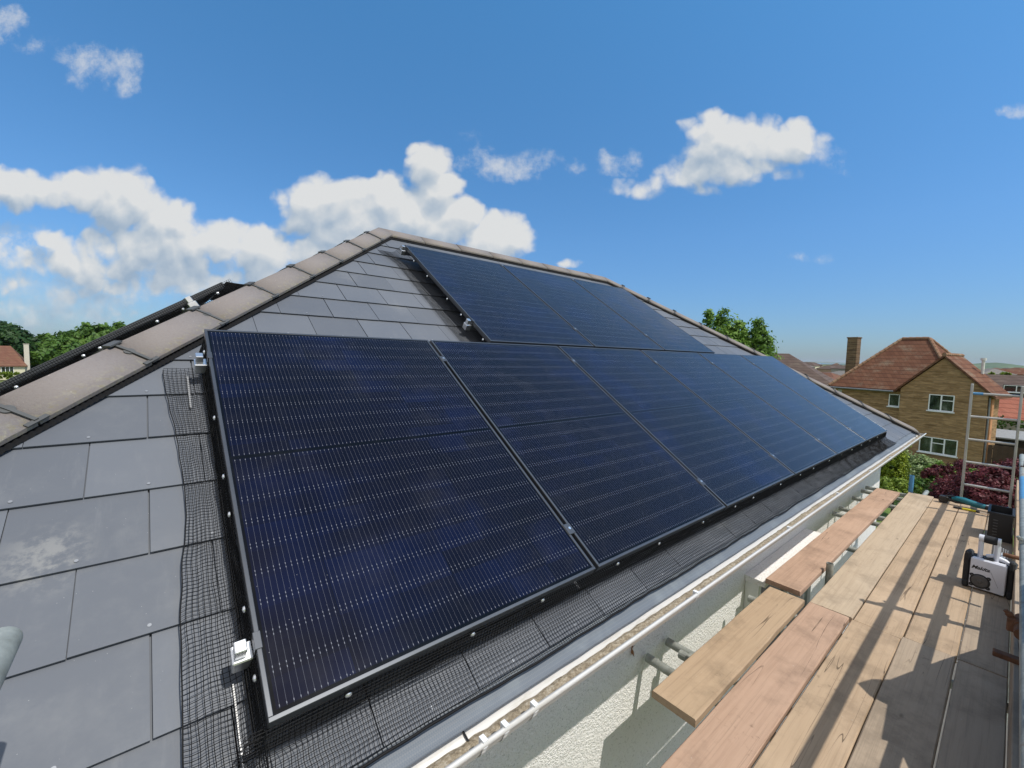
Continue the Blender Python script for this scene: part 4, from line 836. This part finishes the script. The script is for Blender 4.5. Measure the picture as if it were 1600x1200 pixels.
for x in (.4, 1.95, 2.17, 3.08, 4.72, 5.72, 6.0, 6.62, 7.10, 7.36): sct('transom', (x, .245 if x not in (3.08, 4.72) else .13, zt), (x, -1.24, zt))
for y in (-.30, -1.15): sct('ledger', (-2.5, y, zt - .055), (8.1, y, zt - .055))
for x in (1.82, 3.84, 6.95):
    sct('standard', (x, -.175 if x != 3.84 else -.168, GZ), (x, -.175 if x != 3.84 else -.168, {1.82: -.93, 3.84: -.735, 6.95: -.9}[x])); sct('standard', (x, -1.175, GZ), (x, -1.175, {1.82: .52, 3.84: .48, 6.95: .45}[x]))
sct('standard', (7.34, -.215, GZ), (7.34, -.215, -.60), .0242, BLUEP)
sct('standard', (-.4, -1.175, GZ), (-.4, -1.175, .6))
sct('guard_rail', (-2.4, -1.125, .17), (8.0, -1.125, .17)); sct('guard_rail', (-2.4, -1.112, -.25), (8.0, -1.112, -.25))
sct('guard_rail', (-.388, .085, .312), (-.388, -1.25, .30))
m = MB(); m.tube([(-1.1, 0, 0), (0, 0, 0)], .0250, 20); m.build('paint_band', BLUEP, sc, Vector((6.3, -1.112, -.25)) - Vector((3, -.5, GZ)))
coupler((2.70, -1.10, -.30), (1, 0, 0)); coupler((3.84, -1.13, -.25), (1, 0, 0), GALV); coupler((3.84, -1.14, .17), (0, 0, 1), GALV); coupler((1.82, -1.14, .17), (0, 0, 1)); coupler((6.95, -1.14, -.25), (0, 0, 1)); coupler((2.13, .05, zt), (0, 1, 0), GALV); coupler((-.44, -.16, .28), (0, 1, 0))
# a flat steel blade clip holding the toe board
m = MB(); m.bbox((-.02, -.015, -.012), (.025, .14, .012), .003); m.build('toe_board_clip', RUST, sc, Vector((2.99, -1.165, -.585)) - Vector((3, -.5, GZ)))
m = MB(); m.tube([(0, .0, 0), (0, -.14, 0)], .014, 8); m.build('toe_board_clip', RUST, sc, Vector((4.22, -1.03, -.44)) - Vector((3, -.5, GZ)))
# boards
def board(label, x0, x1, y0, y1, z, mat, skew=0.0, bow=0.0, th=.038, group='timber scaffold boards on the walkway', name='scaffold_board', cat='scaffold board'):
    m = MB(); n = 24; vs = []; L = x1 - x0; cx = (x0 + x1) / 2; rr = random.Random(int(x0 * 100 + y0 * 1000))
    prof = [(y0, -.006), (y0 + .005, 0), (y1 - .005, 0), (y1, -.006), (y1, -th), (y0, -th)]; K = len(prof)
    for i in range(n + 1):
        f = i / n; x = x0 + L * f; dy = skew * (f - .5) + bow * math.sin(f * PI) + .002 * nz(x * 4, y0 * 9)
        chip = .004 * nz(0, y0 * 31, i) if i in (0, n) else 0
        for j, (y, zz) in enumerate(prof):
            ex = (rr.uniform(-.004, .004) if i in (0, n) else 0); vs.append((x - cx + ex, y + dy + .0015 * nz(x * 9, j), zz + .0015 * nz(x * 3, y * 12)))
    fs = [(i * K + j, (i + 1) * K + j, (i + 1) * K + (j + 1) % K, i * K + (j + 1) % K) for i in range(n) for j in range(K)] + [tuple(range(K)), tuple(range(n * K, n * K + K))]
    m.add(vs, fs); o = m.build(name, mat, None, (cx, 0, z)); return tag(o, label, cat, group)
board('short cracked tan board nearest the white wall, its end overhanging at lower centre', 1.685, 3.25, -.168, .056, ZD, WOOD[0], .004)
board('far reddish-tan board nearest the wall, running past the white window hood', 3.30, 7.08, -.135, .092, ZD + .026, WOOD[1], -.02)
board('near salmon board, second from the wall', -.8, 3.252, -.413, -.190, ZD, WOOD[1], -.004)
board('far pale board, second from the wall, starting at the tube stub', 3.258, 7.32, -.432, -.195, ZD, WOOD[2], -.006)
board('near tan board in the middle crossed by the long rail shadow', -.8, 3.236, -.662, -.426, ZD, WOOD[0], -.006)
board('far tan board in the middle crossed by the long rail shadow', 3.242, 7.24, -.670, -.437, ZD, WOOD[0], -.002)
board('near greyed board second from the toe board, mostly in shadow', -.8, 3.27, -.898, -.670, ZD, WOOD[3], .006)
board('far tan board under the left side of the radio', 3.277, 7.22, -.898, -.676, ZD, WOOD[0], 0)
board('near dark board beside the toe board at lower right', -.8, 3.262, -1.090, -.904, ZD - .003, WOOD[3], 0)
board('far board beside the toe board, under the radio', 3.268, 7.2, -1.090, -.903, ZD, WOOD[3], 0)
tb = MB(); n = 20
tb.bbox((-2.6, -.019, -.11), (2.6, .019, .11), .003); tag(tb.build('toe_board', WOOD[3], None, (5.0 - 4.0 + .9, -1.112, ZD + .112)), 'grey timber toe board standing on edge at the near right of the walkway', 'toe board')
tb = MB(); tb.bbox((-1.85, -.019, -.11), (1.85, .019, .11), .003); tag(tb.build('toe_board', WOOD[0], None, (6.38, -1.112, ZD + .112)), 'tan timber toe board standing on edge beyond the radio', 'toe board')
# ladder
lad = thing('ladder', 'aluminium ladder standing at the far end of the scaffold boards', 'ladder', (7.6, -.855, -1.0)); LALU = plain('dull_ladder_aluminium', (.42, .41, .38), .45, .6, .12)
for y in (.2, -.2):
    m = MB(); m.bbox((-.03, y - .012, -2.4), (.03, y + .012, 1.62), .004); m.build('stile', LALU, lad)
for k in range(14): m = MB(); m.tube([(0, -.19, 1.50 - k * .287), (0, .19, 1.50 - k * .287)], .0145, 10); m.build('rung', LALU if k else LALU, lad)
m = MB(); m.tube([(0, .10, 1.50), (0, .186, 1.50)], .0165, 10); m.build('paint_band', BLUEP, lad)
# radio
RX, RY = 4.52, -.975
rad = thing('site_radio', 'white and black jobsite radio standing on the boards beside the toe board', 'radio', (RX, RY, ZD), (0, 0, math.radians(-4)))
m = MB(); m.bbox((-.064, -.088, .012), (-.02, .092, .235), .010); m.build('body', WPL, rad); m = MB(); m.bbox((-.0195, -.10, .008), (.085, .10, .228), .008); m.build('rear_body', RUBBER, rad)
for sy in (-1, 1):
    m = MB(); y0, y1 = (sy * .090, sy * .128) if sy > 0 else (sy * .128, sy * .090); m.bbox((-.062, min(y0, y1), .0), (.095, max(y0, y1), .250 if sy > 0 else .235), .012); m.bbox((-.078, min(y0, y1) + .004, 0), (-.05, max(y0, y1) - .004, .05), .008); m.bbox((-.07, min(y0, y1) + .004, .2), (.0, max(y0, y1) - .004, .27), .01); m.build('side_bumper', RUBBER, rad)
m = MB()
m.bbox((-.0745, -.086, .014), (-.0655, .089, .232), .003); fp = m.build('front_panel', WPL, rad)
m = MB(); cy, cz = .035, .072; m.tube([(-.0748, cy, cz), (-.078, cy, cz)], .052, 28, 0, True, False)
for dy in (-1, 1):
    for dz in (-1, 1): m.tube([(-.0748, cy + dy * .042, cz + dz * .036), (-.0785, cy + dy * .042, cz + dz * .036)], .012, 12, 0, True, False)
m.build('speaker_surround', RUBBER, rad)
m = MB(); m.tube([(-.0785, cy, cz), (-.0815, cy, cz)], [.044, .040], 28); m.tube([(-.0815, cy, cz), (-.084, cy, cz)], [.016, .009], 20)
for dy in (-1, 1):
    for dz in (-1, 1): m.tube([(-.079, cy + dy * .042, cz + dz * .036), (-.0815, cy + dy * .042, cz + dz * .036)], .0045, 8)
m.build('speaker_cone', plain('dark_grey_cone', (.06, .06, .062), .45), rad)
m = MB()
for sy in (.052, -.03): m.bbox((-.03, sy - .013, .215), (.012, sy + .013, .385), .01)
m.tube([(-.01, -.043, .378), (-.01, .065, .378)], .027, 18); m.build('antenna_arm', WPL, rad); m = MB(); m.tube([(-.01, -.028, .378), (-.01, .038, .378)], .0285, 18); m.build('handle_grip', RUBBER, rad)
m = MB(); m.tube([(.0, .02, .25), (.0, -.01, .262), (.0, -.07, .248), (.0, -.112, .215)], [.014, .016, .015, .013], 10); m.build('carry_handle', WPL, rad)
m = MB(); m.bbox((-.045, -.02, .235), (.05, .03, .246), .003); m.build('battery_hatch', BLACKP, rad)
m = MB(); m.tube([(-.0757, -.012, .165), (-.0757, -.055, .06)], .0006, 5); m.build('front_crease', TCLIP, rad)
cu = bpy.data.curves.new('lettering', 'FONT'); cu.body = 'Makita'; cu.size = .036; cu.shear = .35; cu.extrude = .0006; cu.offset = .0008; cu.space_character = .95
tmp = bpy.data.objects.new('tmp', cu); C.objects.link(tmp); bpy.context.view_layer.update(); me = bpy.data.meshes.new_from_object(tmp); bpy.data.objects.remove(tmp)
me.materials.clear(); me.materials.append(BLACKP); lt = bpy.data.objects.new('lettering', me); C.objects.link(lt); lt.parent = rad; lt.matrix_local = Matrix(((0, 0, -1, -.0752), (-1, 0, 0, .084), (0, 1, 0, .158), (0, 0, 0, 1)))
# black tub with plastic pieces behind the radio
tub = thing('black_tub', 'black ribbed plastic tub behind the radio against the toe board', 'tub', (6.1, -1.0, ZD))
m = MB(); bx0, bx1, by0, by1 = -.16, .16, -.075, .075
for (a, b, c, d) in ((bx0, bx1, by0, by0 + .006), (bx0, bx1, by1 - .006, by1), (bx0, bx0 + .006, by0 + .006, by1 - .006), (bx1 - .006, bx1, by0 + .006, by1 - .006)): m.box((a, c, 0), (b, d, .27))
m.box((bx0 + .006, by0 + .006, 0), (bx1 - .006, by1 - .006, .008)); m.build('body', BLACKP, tub)
m = MB()
for (a, b, c, d) in ((bx0 - .012, bx1 + .012, by0 - .012, by0), (bx0 - .012, bx1 + .012, by1, by1 + .012), (bx0 - .012, bx0, by0, by1), (bx1, bx1 + .012, by0, by1)): m.box((a, c, .25), (b, d, .268))
m.build('rim', BLACKP, tub)
m = MB()
for k in range(6): m.box((bx0 - .006, by1 - .03, .05 + k * .028), (bx0 - .001, by1 + .0 - .06, .058 + k * .028))
m.build('rib', TCLIP, tub)
CLEAR = plain('pale_translucent_plastic', (.45, .50, .56), .3, 0, .2)
t = thing('plastic_packet', 'crumpled bluish plastic packet with white strips between radio and tub', 'packet', (5.0, -1.03, ZD)); m = MB(); n = 12; vs = []
for j in range(n + 1):
    for i in range(n + 1): a, b = i / n - .5, j / n - .5; vs.append((a * .24, b * .11, .012 + .14 * max(0, 1 - (a * a + b * b) * 3.2) + .03 * nz(a * 9, b * 9, 4)))
m.add(vs, [(j * (n + 1) + i, j * (n + 1) + i + 1, (j + 1) * (n + 1) + i + 1, (j + 1) * (n + 1) + i) for j in range(n) for i in range(n)]); m.build('film', CLEAR, t)
for k in range(7): m = MB(); y = .045 - k * .012; m.box((-.06 + .01 * k, y - .003, .10), (-.056 + .01 * k, y + .003, .24 - .008 * k)); m.build('strip', WWIN, t)
# withered leaf caught on the roughcast under the gutter
DRY = plain('withered_leaf_brown', (.22, .10, .035), .8); m = MB(); rng = random.Random(3)
for a, L_ in ((1.2, .05), (1.9, .04), (-1.3, .055), (-1.9, .04), (.3, .03)):
    d = Vector((math.cos(a) * .6, -.25, math.sin(a))) * L_; m.add([(0, 0, 0), tuple(d * .5 + Vector((.007, 0, .003))), tuple(d), tuple(d * .5 - Vector((.007, 0, .003)))], [(0, 1, 2, 3)])
lp = at(987, 1012, 'y', WY - .006); m.tube([(0, 0, -.03), (0, -.004, .03)], .0035, 6); tag(m.build('withered_leaf', DRY, None, lp), 'small brown withered leaf caught on the white wall just below the gutter', 'leaf')
# reciprocating saw
TEAL = plain('teal_tool_plastic', (.006, .13, .17), .4, 0, .12)
saw = thing('reciprocating_saw', 'teal and black cordless saw lying across the far end of the boards', 'power tool', (7.10, -.55, ZD + .050), (0, 0, math.radians(-96))); saw.scale = (.92, .82, .82)
m = MB(); m.tube([(.06, 0, .03), (.10, 0, .04), (.17, 0, .035), (.22, 0, .02), (.30, 0, .005), (.36, 0, 0)], [.022, .034, .040, .042, .040, .034], 16); m.build('body', TEAL, saw)
m = MB(); m.tube([(.02, 0, .01), (.10, 0, -.012), (.17, 0, .0)], [.022, .02, .022], 12); m.bbox((-.06, -.038, -.05), (.03, .038, .045), .012); m.tube([(.0, 0, .045), (.06, 0, .062), (.12, 0, .05)], .014, 10); m.build('grip', BLACKP, saw)
m = MB(); m.tube([(.355, 0, 0), (.40, 0, -.004), (.52, 0, -.012), (.58, 0, -.018)], [.035, .030, .024, .02], 14); m.build('boot', RUBBER, saw)
m = MB(); m.bbox((.36, -.012, .022), (.45, .012, .036), .004); m.tube([(.42, .0, .024), (.55, .0, .006)], .006, 8); m.build('lever', ALU, saw)
m = MB(); m.box((.58, -.001, -.03), (.76, .001, -.008)); m.box((.56, -.02, -.04), (.59, .02, .0)); m.build('blade', FRAME, saw)
t = thing('utility_knife', 'small yellow and black knife lying beside the teal saw', 'knife', (6.93, -.70, ZD + .012), (0, 0, math.radians(-88)))
m = MB(); m.bbox((0, -.013, -.010), (.11, .013, .012), .005); m.build('handle', plain('yellow_plastic', (.62, .52, .02), .4), t); m = MB(); m.bbox((-.07, -.012, -.010), (.0, .012, .010), .005); m.bbox((.11, -.012, -.009), (.14, .012, .009), .003); m.build('grip', BLACKP, t); m = MB(); m.box((.14, -.009, -.001), (.20, .009, .001)); m.build('blade', ALU, t)
t = thing('strap_coil', 'dark strap and blue cord coil lying on top of the toe board end', 'strap', (6.9, -1.02, ZD + .05)); m = MB()
for k in range(3): m.tube([(math.cos(a / 3) * (.13 - k * .02), math.sin(a / 3) * (.05), .01 * k + .03 * math.sin(a / 2 + k)) for a in range(0, 20)], .009, 8)
m.build('strap', BLACKP, t); m = MB(); m.tube([(-.05, .02, .05), (-.01, -.02, .08), (.03, .01, .06)], .01, 8); m.build('cord', BLUEP, t)
# unseen sheet added outside the guard rails, cut to cast the near boards' shadow
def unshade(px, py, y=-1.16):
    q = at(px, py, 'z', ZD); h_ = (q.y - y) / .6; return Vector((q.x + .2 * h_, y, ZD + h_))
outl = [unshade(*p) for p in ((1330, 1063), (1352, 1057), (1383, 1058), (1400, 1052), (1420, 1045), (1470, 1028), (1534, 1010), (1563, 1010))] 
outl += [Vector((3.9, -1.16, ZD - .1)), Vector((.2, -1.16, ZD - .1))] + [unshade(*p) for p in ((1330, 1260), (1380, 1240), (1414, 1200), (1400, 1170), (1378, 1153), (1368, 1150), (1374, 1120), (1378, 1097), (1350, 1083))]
m = MB(); m.prism(outl, (0, -.004, 0)); tag(m.build('shadow_sheet', plain('blue_shadow_sheet', (.05, .09, .16), .8)), 'unseen dark sheet added outside the guard rails to cast the near board shadow', 'dust sheet')

# ------------------------------------------------------------------ haze
m = MB(); m.box((-300, -2500, GZ - 9), (16800, 5400, 62)); hz_ = m.build('haze', bpy.data.materials.new('haze')); hz_['kind'] = 'stuff'
hm = hz_.data.materials[0]; hm.use_nodes = True; hm.node_tree.nodes.clear(); ho = hm.node_tree.nodes.new('ShaderNodeOutputMaterial'); pv = hm.node_tree.nodes.new('ShaderNodeVolumePrincipled')
pv.inputs['Color'].default_value = (.80, .88, 1, 1); pv.inputs['Density'].default_value = .00004; pv.inputs['Anisotropy'].default_value = .2
hm.node_tree.links.new(pv.outputs[0], ho.inputs['Volume'])
